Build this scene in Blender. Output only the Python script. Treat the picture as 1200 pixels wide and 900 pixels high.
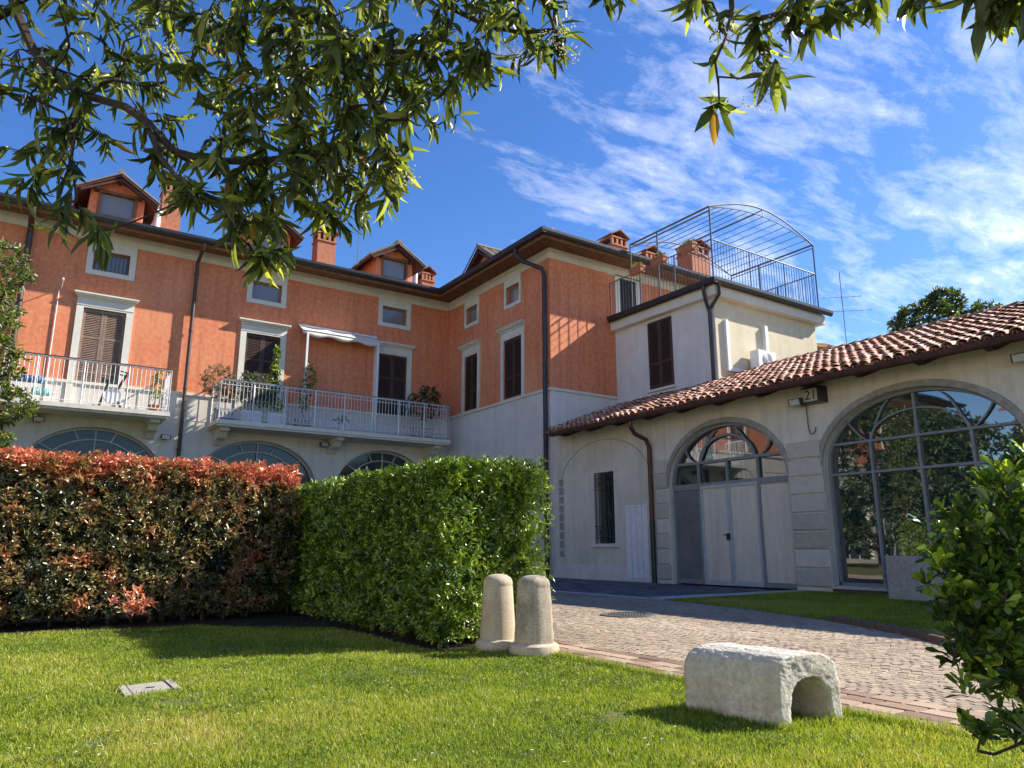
import bpy, math, random
import numpy as np
from mathutils import Vector, Matrix, geometry
random.seed(7); rng = np.random.default_rng(7)
R = math.radians
scene = bpy.context.scene
for o in list(bpy.data.objects): bpy.data.objects.remove(o)

# ---------------------------------------------------------------- camera
F_PX, CX, CY, EYE = 855.0, 600.0, 450.0, 0.9
PITCH = math.atan(192/F_PX); AZ = R(56.1)
FW = np.array([math.cos(AZ)*math.cos(PITCH), math.sin(AZ)*math.cos(PITCH), math.sin(PITCH)])
RT = np.array([math.sin(AZ), -math.cos(AZ), 0.0]); UP = np.cross(RT, FW)
CAM = np.array([0.0, 0.0, EYE])
cd = bpy.data.cameras.new('camera'); cam = bpy.data.objects.new('camera', cd)
scene.collection.objects.link(cam); scene.camera = cam
cd.sensor_width = 36; cd.lens = F_PX/1200*36; cd.clip_end = 3000; cd.clip_start = 0.05
M = Matrix(((RT[0], UP[0], -FW[0], 0), (RT[1], UP[1], -FW[1], 0), (RT[2], UP[2], -FW[2], EYE), (0, 0, 0, 1)))
cam.matrix_world = M
def at(px, py, D):
    d = FW*F_PX + RT*(px-CX) - UP*(py-CY)
    return CAM + d*(D/F_PX)

# ---------------------------------------------------------------- sky, sun, exposure
SUN_EL, SUN_AZ = R(36.0), R(-18.8)          # azimuth from +X
sd = Vector((math.cos(SUN_EL)*math.cos(SUN_AZ), math.cos(SUN_EL)*math.sin(SUN_AZ), math.sin(SUN_EL)))
w = bpy.data.worlds.new('World'); scene.world = w; w.use_nodes = True
nt = w.node_tree; nt.nodes.clear()
def N(nt, t, **k):
    n = nt.nodes.new(t)
    for a, b in k.items():
        if a.startswith('_'): setattr(n, a[1:], b)
        else: n.inputs[a.replace('__', ' ')].default_value = b
    return n
def mathn(nt, op, a, b=None, c=None, clamp=False):
    n = nt.nodes.new('ShaderNodeMath'); n.operation = op; n.use_clamp = clamp
    for i, v in enumerate((a, b, c)):
        if v is None: continue
        if isinstance(v, (int, float)): n.inputs[i].default_value = v
        else: nt.links.new(v, n.inputs[i])
    return n.outputs[0]
def ramp(nt, fac, stops):
    n = nt.nodes.new('ShaderNodeValToRGB'); cr = n.color_ramp
    while len(cr.elements) < len(stops): cr.elements.new(0.5)
    for e, (p, c) in zip(cr.elements, stops):
        e.position = p; e.color = (*c, 1) if len(c) == 3 else c
    nt.links.new(fac, n.inputs[0]); return n.outputs[0]
def mixc(nt, fac, a, b, mode='MIX'):
    n = nt.nodes.new('ShaderNodeMix'); n.data_type = 'RGBA'; n.blend_type = mode
    for i, v in ((0, fac), (6, a), (7, b)):
        if isinstance(v, (int, float)): n.inputs[i].default_value = v
        elif isinstance(v, tuple): n.inputs[i].default_value = (*v, 1)
        else: nt.links.new(v, n.inputs[i])
    return n.outputs[2]
sky = nt.nodes.new('ShaderNodeTexSky'); sky.sky_type = 'NISHITA'; sky.sun_disc = False
sky.sun_elevation = SUN_EL; sky.sun_rotation = math.pi/2 - SUN_AZ
sky.air_density = 1.0; sky.dust_density = 0.25; sky.ozone_density = 3.0; sky.altitude = 200
hs = N(nt, 'ShaderNodeHueSaturation', Hue=0.512, Saturation=1.26, Value=0.84); nt.links.new(sky.outputs[0], hs.inputs['Color'])
tc = nt.nodes.new('ShaderNodeTexCoord'); sx = nt.nodes.new('ShaderNodeSeparateXYZ'); nt.links.new(tc.outputs['Generated'], sx.inputs[0])
zz = mathn(nt, 'ADD', mathn(nt, 'MAXIMUM', sx.outputs[2], 0.0), 0.12)
u = mathn(nt, 'DIVIDE', sx.outputs[0], zz); v = mathn(nt, 'DIVIDE', sx.outputs[1], zz)
cb = nt.nodes.new('ShaderNodeCombineXYZ'); nt.links.new(u, cb.inputs[0]); nt.links.new(v, cb.inputs[1])
mp = N(nt, 'ShaderNodeMapping'); mp.inputs['Rotation'].default_value = (0, 0, R(30)); mp.inputs['Scale'].default_value = (0.8, 1.7, 1)
nt.links.new(cb.outputs[0], mp.inputs[0])
n1 = N(nt, 'ShaderNodeTexNoise', Scale=1.9, Detail=10, Roughness=0.62, Distortion=0.5); nt.links.new(mp.outputs[0], n1.inputs['Vector'])
n2 = N(nt, 'ShaderNodeTexNoise', Scale=7.0, Detail=8, Roughness=0.7, Distortion=0.3); nt.links.new(mp.outputs[0], n2.inputs['Vector'])
cl = mathn(nt, 'ADD', mathn(nt, 'MULTIPLY', n1.outputs[0], 0.6), mathn(nt, 'MULTIPLY', n2.outputs[0], 0.4))
ctr = at(985, 235, 1.0)-CAM; ctr = ctr/np.linalg.norm(ctr)
vd = nt.nodes.new('ShaderNodeVectorMath'); vd.operation = 'DOT_PRODUCT'; nt.links.new(tc.outputs['Generated'], vd.inputs[0]); vd.inputs[1].default_value = tuple(ctr)
mask = mathn(nt, 'SMOOTH_MIN', mathn(nt, 'MULTIPLY', mathn(nt, 'SUBTRACT', vd.outputs['Value'], 0.90), 1.6), 0.10, 0.1)
bk = nt.nodes.new('ShaderNodeVectorMath'); bk.operation = 'DOT_PRODUCT'; nt.links.new(tc.outputs['Generated'], bk.inputs[0]); bk.inputs[1].default_value = (-FW[0], -FW[1], 0.25)
fill_cloud_mask = mathn(nt, 'MULTIPLY', mathn(nt, 'MAXIMUM', mathn(nt, 'SUBTRACT', bk.outputs['Value'], -0.15), 0.0), 0.6)  # extra cloud cover behind the camera, added as fill for shaded walls
cm = ramp(nt, mathn(nt, 'ADD', mathn(nt, 'ADD', cl, mask), fill_cloud_mask), [(0.0, (0, 0, 0)), (0.555, (0, 0, 0)), (0.66, (.20, .20, .20)), (0.76, (0.55, 0.55, 0.55)), (1.0, (1, 1, 1))])
skc = mixc(nt, cm, hs.outputs[0], (8.4, 8.3, 8.2))
bg = N(nt, 'ShaderNodeBackground', Strength=0.066); nt.links.new(skc, bg.inputs[0])
wo = nt.nodes.new('ShaderNodeOutputWorld'); nt.links.new(bg.outputs[0], wo.inputs[0])
ld = bpy.data.lights.new('sun', 'SUN'); ld.energy = 2.85; ld.angle = R(0.53); ld.color = (1.0, 0.94, 0.84)
sun = bpy.data.objects.new('sun', ld); scene.collection.objects.link(sun)
sun.rotation_euler = sd.to_track_quat('Z', 'Y').to_euler()
vs = scene.view_settings; vs.view_transform = 'Standard'; vs.look = 'None'; vs.gamma = 1; vs.exposure = 1.93; vs.use_curve_mapping = False

# ---------------------------------------------------------------- material helpers
def newmat(name):
    m = bpy.data.materials.new(name); m.use_nodes = True; nt = m.node_tree
    return m, nt, nt.nodes['Principled BSDF']
def mottled(name, c1, c2, scale=6, rough=0.85, bump=0.15, bscale=60, big=None, spec=0.3, stretch=None, detail=6, bdist=0.01, metal=0, streak=None):
    m, nt, p = newmat(name)
    tc = nt.nodes.new('ShaderNodeTexCoord'); vec = tc.outputs['Object']
    if stretch:
        mp = nt.nodes.new('ShaderNodeMapping'); mp.inputs['Scale'].default_value = stretch; nt.links.new(vec, mp.inputs[0]); vec = mp.outputs[0]
    n = N(nt, 'ShaderNodeTexNoise', Scale=scale, Detail=detail, Roughness=0.65); nt.links.new(vec, n.inputs['Vector'])
    col = ramp(nt, n.outputs[0], [(0.32, c1), (0.68, c2)])
    if big:
        n3 = N(nt, 'ShaderNodeTexNoise', Scale=big[0], Detail=5, Roughness=0.6); nt.links.new(tc.outputs['Object'], n3.inputs['Vector'])
        f = ramp(nt, n3.outputs[0], [(0.45, (0, 0, 0)), (0.75, (big[2],)*3)])
        col = mixc(nt, f, col, big[1])
    if streak:                                   # rain streaks: noise stretched along the vertical
        m3 = nt.nodes.new('ShaderNodeMapping'); m3.inputs['Scale'].default_value = (2.6, 2.6, .16); nt.links.new(tc.outputs['Object'], m3.inputs[0])
        n4 = N(nt, 'ShaderNodeTexNoise', Scale=1.6, Detail=6, Roughness=.7); nt.links.new(m3.outputs[0], n4.inputs['Vector'])
        col = mixc(nt, ramp(nt, n4.outputs[0], [(.48, (0, 0, 0)), (.72, (streak[1],)*3)]), col, streak[0])
    nt.links.new(col, p.inputs['Base Color'])
    p.inputs['Roughness'].default_value = rough; p.inputs['Specular IOR Level'].default_value = spec; p.inputs['Metallic'].default_value = metal
    if bump:
        n2 = N(nt, 'ShaderNodeTexNoise', Scale=bscale, Detail=5, Roughness=0.7); nt.links.new(tc.outputs['Object'], n2.inputs['Vector'])
        b = N(nt, 'ShaderNodeBump', Strength=bump, Distance=bdist); nt.links.new(n2.outputs[0], b.inputs['Height']); nt.links.new(b.outputs[0], p.inputs['Normal'])
    return m
def tinted(name, stops, rough=0.8, bump=0.3, bscale=40, spec=0.3, noise=0.25):
    """base colour from the per-piece attribute 'tint'"""
    m, nt, p = newmat(name)
    a = nt.nodes.new('ShaderNodeAttribute'); a.attribute_name = 'tint'
    tc = nt.nodes.new('ShaderNodeTexCoord')
    n = N(nt, 'ShaderNodeTexNoise', Scale=bscale*.5, Detail=5); nt.links.new(tc.outputs['Object'], n.inputs['Vector'])
    f = mathn(nt, 'ADD', a.outputs['Fac'], mathn(nt, 'MULTIPLY', mathn(nt, 'SUBTRACT', n.outputs[0], 0.5), noise), clamp=True)
    nt.links.new(ramp(nt, f, stops), p.inputs['Base Color'])
    p.inputs['Roughness'].default_value = rough; p.inputs['Specular IOR Level'].default_value = spec
    n2 = N(nt, 'ShaderNodeTexNoise', Scale=bscale*2, Detail=4); nt.links.new(tc.outputs['Object'], n2.inputs['Vector'])
    b = N(nt, 'ShaderNodeBump', Strength=bump, Distance=0.005); nt.links.new(n2.outputs[0], b.inputs['Height']); nt.links.new(b.outputs[0], p.inputs['Normal'])
    return m
def leafmat(name, stops, rough=0.4, spec=0.5, trans=0.35, tcol=(1.5, 1.5, .6)):
    m, nt, p = newmat(name)
    a = nt.nodes.new('ShaderNodeAttribute'); a.attribute_name = 'tint'
    col = ramp(nt, a.outputs['Fac'], stops)
    nt.links.new(col, p.inputs['Base Color']); p.inputs['Roughness'].default_value = rough; p.inputs['Specular IOR Level'].default_value = spec
    t = nt.nodes.new('ShaderNodeBsdfTranslucent')
    nt.links.new(mixc(nt, 1.0, col, tcol, 'MULTIPLY'), t.inputs[0])
    mx = nt.nodes.new('ShaderNodeMixShader'); mx.inputs[0].default_value = trans
    nt.links.new(p.outputs[0], mx.inputs[1]); nt.links.new(t.outputs[0], mx.inputs[2])
    nt.links.new(mx.outputs[0], nt.nodes['Material Output'].inputs['Surface'])
    return m
def plain(name, c, rough=0.5, metal=0.0, spec=0.5):
    return mottled(name, tuple(x*.82 for x in c), tuple(min(1, x*1.12) for x in c), scale=9, rough=rough, bump=0.05, spec=spec, metal=metal)

MT = {}
MT['orange'] = mottled('orange_stucco', (.57, .165, .075), (.79, .285, .14), scale=7, big=(0.45, (.76, .36, .20), .5), streak=((.42, .13, .07), .6), bump=.35, bscale=45, detail=9)
MT['beige_wall'] = mottled('beige_plaster', (.62, .57, .49), (.70, .66, .58), scale=2.5, big=(.4, (.42, .39, .33), .4), streak=((.36, .33, .27), .4), bump=.2, bscale=50)
MT['grey_wall'] = mottled('grey_plaster', (.66, .62, .58), (.76, .71, .66), scale=2.5, big=(.5, (.52, .48, .44), .4), streak=((.44, .41, .36), .3), bump=.25, bscale=50)
MT['low_wall'] = mottled('pale_worn_plaster', (.62, .58, .50), (.76, .69, .58), scale=2.2, big=(.6, (.52, .46, .35), .5), streak=((.40, .36, .28), .5), bump=.3, bscale=40)
MT['cream'] = mottled('cream_plaster', (.58, .51, .35), (.66, .59, .42), scale=3, big=(.5, (.52, .45, .32), .4), streak=((.42, .36, .26), .3), bump=.35, bscale=40)
MT['trim'] = mottled('pale_stone_trim', (.62, .58, .49), (.72, .69, .60), scale=4, bump=.1, big=(1, (.48, .45, .37), .35))
MT['white'] = mottled('white_paint', (.66, .67, .68), (.80, .80, .79), scale=6, bump=.05, rough=.5)
MT['stone'] = mottled('rough_grey_stone', (.26, .245, .22), (.46, .43, .38), scale=9, bump=.6, bscale=25, big=(1, (.18, .17, .15), .5), bdist=.02)
MT['gutter'] = plain('dark_gutter_metal', (.035, .035, .04), .45, .3)
MT['pipe'] = plain('brown_pipe_metal', (.075, .05, .042), .5, .3)
MT['wood'] = mottled('brown_soffit_wood', (.13, .06, .028), (.26, .12, .055), scale=5, stretch=(1, 1, 1), bump=.2, bscale=20, rough=.7)
MT['darkwood'] = mottled('dark_rafter_wood', (.05, .022, .018), (.10, .045, .035), scale=6, bump=.2, rough=.75)
MT['shut'] = mottled('brown_shutter_paint', (.22, .14, .10), (.32, .215, .155), scale=6, bump=.08, rough=.55)
MT['shut2'] = mottled('dark_brown_shutter_paint', (.055, .03, .025), (.085, .048, .038), scale=6, bump=.08, rough=.5)
MT['frame'] = plain('grey_frame_paint', (.22, .235, .24), .45)
MT['lightframe'] = plain('pale_frame_paint', (.42, .45, .46), .45)
MT['iron'] = plain('grey_iron', (.16, .16, .165), .5, .5)
MT['railiron'] = plain('pale_iron', (.70, .70, .70), .45, .2)
MT['black'] = plain('black_metal', (.02, .02, .022), .4)
MT['beigepanel'] = mottled('beige_door_panel', (.60, .54, .45), (.70, .63, .52), scale=3, stretch=(6, 6, .6), bump=.08, streak=((.38, .33, .26), .5))
MT['greypanel'] = mottled('grey_door_panel', (.13, .13, .135), (.19, .19, .19), scale=3, bump=.08, rough=.5)
MT['dark'] = plain('dark_interior', (.02, .02, .02), .9)
m, nt, p = newmat('window_glass'); MT['glass'] = m
p.inputs['Base Color'].default_value = (.018, .03, .03, 1); p.inputs['Roughness'].default_value = .015; p.inputs['IOR'].default_value = 2.7
tc = nt.nodes.new('ShaderNodeTexCoord'); n = N(nt, 'ShaderNodeTexNoise', Scale=1.6, Detail=1); nt.links.new(tc.outputs['Object'], n.inputs['Vector'])
b = N(nt, 'ShaderNodeBump', Strength=.05, Distance=.02); nt.links.new(n.outputs[0], b.inputs['Height']); nt.links.new(b.outputs[0], p.inputs['Normal'])
m, nt, p = newmat('dim_window_glass'); MT['glass2'] = m
p.inputs['Base Color'].default_value = (.035, .045, .045, 1); p.inputs['Roughness'].default_value = .06; p.inputs['IOR'].default_value = 1.5
m, nt, p = newmat('sky_grey_window_glass'); MT['glass3'] = m  # pale grey base stands in for cloudy sky reflected in the panes
p.inputs['Base Color'].default_value = (.20, .21, .22, 1); p.inputs['Roughness'].default_value = .12; p.inputs['IOR'].default_value = 1.6
MT['terracotta'] = mottled('terracotta', (.36, .13, .07), (.48, .20, .11), scale=8, bump=.2)
MT['tile'] = tinted('clay_roof_tiles', [(0, (.10, .075, .05)), (.22, (.30, .14, .09)), (.5, (.50, .245, .16)), (.8, (.62, .38, .28)), (1, (.66, .52, .42))], bscale=14, bump=.6, noise=.55)
MT['greytile'] = tinted('greyed_roof_tiles', [(0, (.09, .075, .06)), (.6, (.24, .19, .15)), (1, (.38, .30, .23))], bscale=14, bump=.5)
MT['granite'] = mottled('speckled_granite', (.34, .28, .20), (.66, .56, .41), scale=110, big=(5, (.36, .23, .13), .6), streak=((.20, .17, .12), .5), bump=.4, bscale=90, detail=3)
MT['granite_top'] = mottled('stained_granite', (.28, .235, .17), (.60, .51, .38), scale=100, big=(5, (.11, .09, .07), .85), streak=((.08, .065, .05), .9), bump=.4, bscale=90, detail=3)
MT['trough'] = mottled('pitted_white_stone', (.42, .39, .33), (.70, .66, .58), scale=26, big=(4, (.36, .31, .21), .7), streak=((.30, .27, .20), .4), bump=1.0, bscale=55, bdist=.012, detail=8)
MT['concrete'] = mottled('weathered_concrete', (.26, .25, .23), (.42, .40, .37), scale=14, bump=.4, bscale=70, big=(3, (.2, .19, .17), .4))
MT['fabric'] = mottled('cream_awning_fabric', (.60, .54, .46), (.68, .62, .54), scale=10, bump=.05)
MT['bark'] = mottled('brown_bark', (.05, .036, .026), (.12, .09, .065), scale=18, bump=.6, bscale=40, bdist=.01)
MT['twig'] = mottled('dark_twig_bark', (.028, .022, .018), (.07, .052, .04), scale=30, bump=.3)
MT['lampglass'] = plain('lamp_glass', (.5, .52, .55), .15)
MT['copper'] = plain('brown_copper_pipe', (.12, .055, .035), .45, .5)

# ---------------------------------------------------------------- mesh helpers
def world_loc(o):
    v = Vector((0, 0, 0))
    while o is not None: v += o.location; o = o.parent
    return v
def link(o, parent=None, **props):
    scene.collection.objects.link(o)
    if parent is not None: o.parent = parent
    for k, v in props.items():
        if v is not None: o[k] = v
    return o
def thing(name, loc, label, cat, group=None):
    o = bpy.data.objects.new(name, None); o.location = loc; o.empty_display_size = .2
    return link(o, None, label=label, category=cat, group=group)
def tag(o, label=None, category=None, group=None, kind=None):
    for k, v in (('label', label), ('category', category), ('group', group), ('kind', kind)):
        if v: o[k] = v
    return o
def copy_tree(o, parent=None):
    c = o.copy(); scene.collection.objects.link(c); c.parent = parent
    for ch in [x for x in bpy.data.objects if x.parent == o]: copy_tree(ch, c)
    return c
class MB:
    def __init__(s): s.v = []; s.f = []; s.t = []
    def add(s, vs, fs, tint=0.5):
        b = len(s.v); s.v += [tuple(map(float, q)) for q in vs]; s.f += [tuple(b+i for i in f) for f in fs]; s.t += [tint]*len(vs); return s
    def box(s, x0, x1, y0, y1, z0, z1, tint=.5):
        if x0 > x1: x0, x1 = x1, x0
        if y0 > y1: y0, y1 = y1, y0
        return s.add([(x0,y0,z0),(x1,y0,z0),(x1,y1,z0),(x0,y1,z0),(x0,y0,z1),(x1,y0,z1),(x1,y1,z1),(x0,y1,z1)],
              [(0,3,2,1),(4,5,6,7),(0,1,5,4),(1,2,6,5),(2,3,7,6),(3,0,4,7)], tint)
    def cham(s, x0, x1, y0, y1, z0, z1, c=.02, axis='x', out=-1, tint=.5):
        """block with a chamfered outer face"""
        if axis == 'x':
            xo, xi = (x0, x1) if out < 0 else (x1, x0)
            vs = [(xi,y0,z0),(xi,y1,z0),(xi,y1,z1),(xi,y0,z1),(xo-out*c,y0,z0),(xo-out*c,y1,z0),(xo-out*c,y1,z1),(xo-out*c,y0,z1),
                  (xo,y0+c,z0+c),(xo,y1-c,z0+c),(xo,y1-c,z1-c),(xo,y0+c,z1-c)]
        fs = [(0,1,5,4),(1,2,6,5),(2,3,7,6),(3,0,4,7),(4,5,9,8),(5,6,10,9),(6,7,11,10),(7,4,8,11),(8,9,10,11)]
        return s.add(vs, fs, tint)
    def tube(s, pts, r, n=8, cap=True, tint=.5):
        pts = [np.array(q, float) for q in pts]
        rs = [r]*len(pts) if isinstance(r, (int, float)) else list(r)
        vs = []; prev = None
        for i, q in enumerate(pts):
            d = pts[min(i+1, len(pts)-1)] - pts[max(i-1, 0)]; L = np.linalg.norm(d); d = d/(L if L > 1e-9 else 1)
            if prev is None:
                a = np.array([0, 0, 1.]) if abs(d[2]) < .9 else np.array([1., 0, 0]); a = np.cross(d, a)
            else: a = prev - d*np.dot(prev, d)
            a = a/np.linalg.norm(a); prev = a; b = np.cross(d, a)
            for k in range(n):
                t = 2*math.pi*k/n; vs.append(q + rs[i]*(math.cos(t)*a + math.sin(t)*b))
        fs = [(i*n+k, i*n+(k+1) % n, (i+1)*n+(k+1) % n, (i+1)*n+k) for i in range(len(pts)-1) for k in range(n)]
        if cap: fs += [tuple(range(n))[::-1], tuple((len(pts)-1)*n+k for k in range(n))]
        return s.add(vs, fs, tint)
    def lathe(s, prof, c, n=32, tint=.5):
        vs = [(c[0]+r*math.cos(2*math.pi*k/n), c[1]+r*math.sin(2*math.pi*k/n), c[2]+z) for r, z in prof for k in range(n)]
        fs = [(i*n+k, i*n+(k+1) % n, (i+1)*n+(k+1) % n, (i+1)*n+k) for i in range(len(prof)-1) for k in range(n)]
        fs += [tuple((len(prof)-1)*n+k for k in range(n))]
        return s.add(vs, fs, tint)
    def prism(s, poly, f3, d0, d1, tint=.5):
        """poly: 2-D outline, f3(u, v, d) -> 3-D"""
        n = len(poly); vs = [f3(a, b, d0) for a, b in poly] + [f3(a, b, d1) for a, b in poly]
        tris = geometry.tessellate_polygon([[Vector((a, b, 0)) for a, b in poly]])
        fs = [tuple(t) for t in tris] + [tuple(n+i for i in t[::-1]) for t in tris] + [(i, (i+1) % n, n+(i+1) % n, n+i) for i in range(n)]
        return s.add(vs, fs, tint)
    def holed(s, outer, holes, f3, depth):
        """wall sheet with openings and their reveals"""
        loops = [[Vector((a, b, 0)) for a, b in l] for l in [outer]+holes]
        flat = [q for l in [outer]+holes for q in l]
        tris = geometry.tessellate_polygon(loops)
        s.add([f3(a, b, 0) for a, b in flat], [tuple(t) for t in tris])
        for h in holes:
            n = len(h); s.add([f3(a, b, 0) for a, b in h]+[f3(a, b, depth) for a, b in h], [(i, (i+1) % n, n+(i+1) % n, n+i) for i in range(n)])
        return s
    def strip(s, path_in, path_out, f3, d0, d1):
        """band between two 2-D polylines, extruded"""
        n = len(path_in); poly = None
        vs = [f3(a, b, d) for d in (d0, d1) for pth in (path_in, path_out) for a, b in pth]
        I0, O0, I1, O1 = 0, n, 2*n, 3*n; fs = []
        for i in range(n-1):
            fs += [(I0+i, I0+i+1, O0+i+1, O0+i), (I1+i, O1+i, O1+i+1, I1+i+1), (I0+i, I1+i, I1+i+1, I0+i+1), (O0+i, O0+i+1, O1+i+1, O1+i)]
        fs += [(I0, O0, O1, I1), (I0+n-1, I1+n-1, O1+n-1, O0+n-1)]
        return s.add(vs, fs)
    def build(s, name, mat, parent=None, smooth=False, normals=True, **props):
        me = bpy.data.meshes.new(name)
        off = np.array(world_loc(parent)) if parent is not None else np.zeros(3)
        me.from_pydata([tuple(np.array(q)-off) for q in s.v], [], s.f)
        a = me.attributes.new('tint', 'FLOAT', 'POINT'); a.data.foreach_set('value', np.array(s.t, dtype=np.float32))
        me.materials.append(mat)
        if normals:
            import bmesh
            bm = bmesh.new(); bm.from_mesh(me); bmesh.ops.recalc_face_normals(bm, faces=bm.faces); bm.to_mesh(me); bm.free()
        if smooth:
            me.polygons.foreach_set('use_smooth', [True]*len(me.polygons))
            me.set_sharp_from_angle(angle=R(38))
        me.update()
        return link(bpy.data.objects.new(name, me), parent, **props)

def arch(c, r, z0, zs, rz, n=22):
    """opening outline: straight jambs to zs, half ellipse above"""
    pts = [(c-r, z0)] + [(c - r*math.cos(math.pi*i/n), zs + rz*math.sin(math.pi*i/n)) for i in range(n+1)] + [(c+r, z0)]
    return pts
def arcline(c, r, zs, rz, n=22, a0=0, a1=math.pi):
    return [(c - r*math.cos(a0+(a1-a0)*i/n), zs + rz*math.sin(a0+(a1-a0)*i/n)) for i in range(n+1)]
def rect(a0, a1, b0, b1): return [(a0, b0), (a1, b0), (a1, b1), (a0, b1)]
FY = lambda Y: (lambda a, b, d: (a, Y+d, b))       # plane facing -Y, depth inwards +Y
FX = lambda X: (lambda a, b, d: (X+d, a, b))       # plane facing -X, depth inwards +X

# ---------------------------------------------------------------- leaves
T_BIG = (np.array([(0,0,0),(.22,-.36,.05),(.22,0,-.01),(.22,.36,.05),(.55,-.5,.02),(.55,0,-.05),(.55,.5,.02),(.82,-.27,-.08),(.82,0,-.11),(.82,.27,-.08),(1,0,-.2)]),
         [(0,2,1),(0,3,2),(1,2,5,4),(2,3,6,5),(4,5,8,7),(5,6,9,8),(7,8,10),(8,9,10)])
T_SM = (np.array([(0,0,0),(.5,-.5,.1),(.5,.5,.1),(1,0,-.08)]), [(0,3,1),(0,2,3)])
T_MID = (np.array([(0,0,0),(.45,-.42,.08),(.5,0,0),(.45,.42,.08),(.8,-.33,.03),(.8,.33,.03),(1,0,-.06)]), [(0,2,1),(0,3,2),(1,2,6,4),(2,3,5,6)])
T_OBO = (np.array([(0,0,0),(.3,-.16,.03),(.3,.16,.03),(.68,-.5,.06),(.68,0,0),(.68,.5,.06),(.92,-.34,.02),(1,0,-.02),(.92,.34,.02)]),
         [(0,2,1),(1,2,4),(1,4,3),(2,5,4),(3,4,7,6),(4,5,8,7)])
def unit(a): return a/np.maximum(np.linalg.norm(a, axis=-1, keepdims=True), 1e-9)
def scatter(name, tmpl, P, D, Nn, L, W, tint, mat, parent=None, **props):
    T, F = tmpl; n = len(P); k = len(T)
    D = unit(D); S = unit(np.cross(D, Nn)); N2 = np.cross(S, D)
    L = np.asarray(L).reshape(n, 1, 1); W = np.asarray(W).reshape(n, 1, 1)
    V = P[:, None, :] + D[:, None, :]*(T[None, :, 0:1]*L) + S[:, None, :]*(T[None, :, 1:2]*W) + N2[:, None, :]*(T[None, :, 2:3]*L)
    if parent is not None: V = V - np.array(world_loc(parent))
    V = V.reshape(-1, 3)
    ls = np.array([len(f) for f in F]); li = np.concatenate([np.array(f) for f in F])
    loops = (li[None, :] + (np.arange(n)*k)[:, None]).reshape(-1)
    tot = np.tile(ls, n); start = np.concatenate(([0], np.cumsum(tot)[:-1]))
    me = bpy.data.meshes.new(name)
    me.vertices.add(len(V)); me.vertices.foreach_set('co', V.astype(np.float32).ravel())
    me.loops.add(len(loops)); me.loops.foreach_set('vertex_index', loops.astype(np.int32))
    me.polygons.add(len(tot)); me.polygons.foreach_set('loop_start', start.astype(np.int32))
    me.polygons.foreach_set('loop_total', tot.astype(np.int32)) if False else None
    a = me.attributes.new('tint', 'FLOAT', 'POINT'); a.data.foreach_set('value', np.repeat(np.clip(tint, 0, 1), k).astype(np.float32))
    me.update(calc_edges=True); me.validate()
    me.polygons.foreach_set('use_smooth', [True]*len(me.polygons))
    me.materials.append(mat)
    return link(bpy.data.objects.new(name, me), parent, **props)
def rdir(n): return unit(rng.normal(size=(n, 3)))

# leaf materials
LM = {}
LM['photinia'] = leafmat('red_tipped_hedge_leaves', [(0, (.020, .030, .012)), (.2, (.045, .058, .020)), (.38, (.20, .18, .06)), (.58, (.44, .22, .095)), (.8, (.60, .16, .085)), (1, (.74, .32, .22))], rough=.26, spec=.65, trans=.25, tcol=(1.4, 1.2, .8))
LM['laurel'] = leafmat('bright_hedge_leaves', [(0, (.018, .034, .008)), (.35, (.045, .085, .012)), (.55, (.11, .18, .02)), (.78, (.27, .37, .035)), (1, (.44, .52, .07))], rough=.28, trans=.12, spec=.6)
LM['over'] = leafmat('drooping_tree_leaves', [(0, (.035, .048, .015)), (.4, (.10, .13, .035)), (.7, (.20, .24, .05)), (.93, (.36, .38, .09)), (1, (.36, .19, .04))], rough=.34, trans=.58)
LM['pitto'] = leafmat('glossy_bush_leaves', [(0, (.015, .03, .010)), (.4, (.045, .095, .018)), (.75, (.18, .28, .03)), (1, (.42, .52, .07))], rough=.3, trans=.35)
LM['olive'] = leafmat('grey_green_leaves', [(0, (.05, .07, .04)), (1, (.2, .24, .16))], rough=.5, trans=.3)
LM['ivy'] = leafmat('mixed_green_leaves', [(0, (.025, .045, .015)), (.6, (.08, .13, .03)), (.9, (.22, .26, .06)), (1, (.36, .30, .10))], rough=.4, trans=.3)
LM['grass'] = leafmat('grass_blades', [(0, (.07, .12, .014)), (.3, (.16, .23, .022)), (.6, (.28, .34, .034)), (.85, (.42, .41, .07)), (1, (.46, .39, .17))], rough=.45, spec=.35, trans=.42, tcol=(1.3, 1.35, .7))
LM['flower'] = leafmat('cream_blossom', [(0, (.45, .40, .26)), (1, (.75, .70, .55))], rough=.7, trans=.3, tcol=(1, 1, 1))
LM['yellow'] = leafmat('yellow_succulent', [(0, (.10, .14, .02)), (1, (.42, .36, .05))], rough=.5, trans=.25)
LM['pink'] = leafmat('small_petals', [(0, (.5, .12, .10)), (1, (.8, .75, .7))], rough=.6, trans=.2, tcol=(1, 1, 1))
LM['dry'] = leafmat('dry_leaf', [(0, (.26, .16, .07)), (1, (.45, .33, .18))], rough=.7, trans=.2, tcol=(1, 1, .8))

def whorls(tips, dirs, k, L, W, droop=0.0, spread=.8, jit=.35, back=.06):
    """k leaves around each tip"""
    n = len(tips); P = np.repeat(tips, k, 0); A = np.repeat(unit(dirs), k, 0)
    rad = unit(np.cross(A, rdir(n*k)))
    D = unit(A*(1-spread*.5) + rad*spread + rng.normal(size=(n*k, 3))*jit + np.array([0, 0, -droop]))
    P = P - A*(rng.random((n*k, 1))*back)
    Nn = unit(np.cross(D, np.cross(A + [0, 0, .01], D)) + rng.normal(size=(n*k, 3))*.25)
    ll = L*(.65+.6*rng.random(n*k)); ww = W*(.75+.5*rng.random(n*k))
    return P, D, Nn, ll, ww

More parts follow.
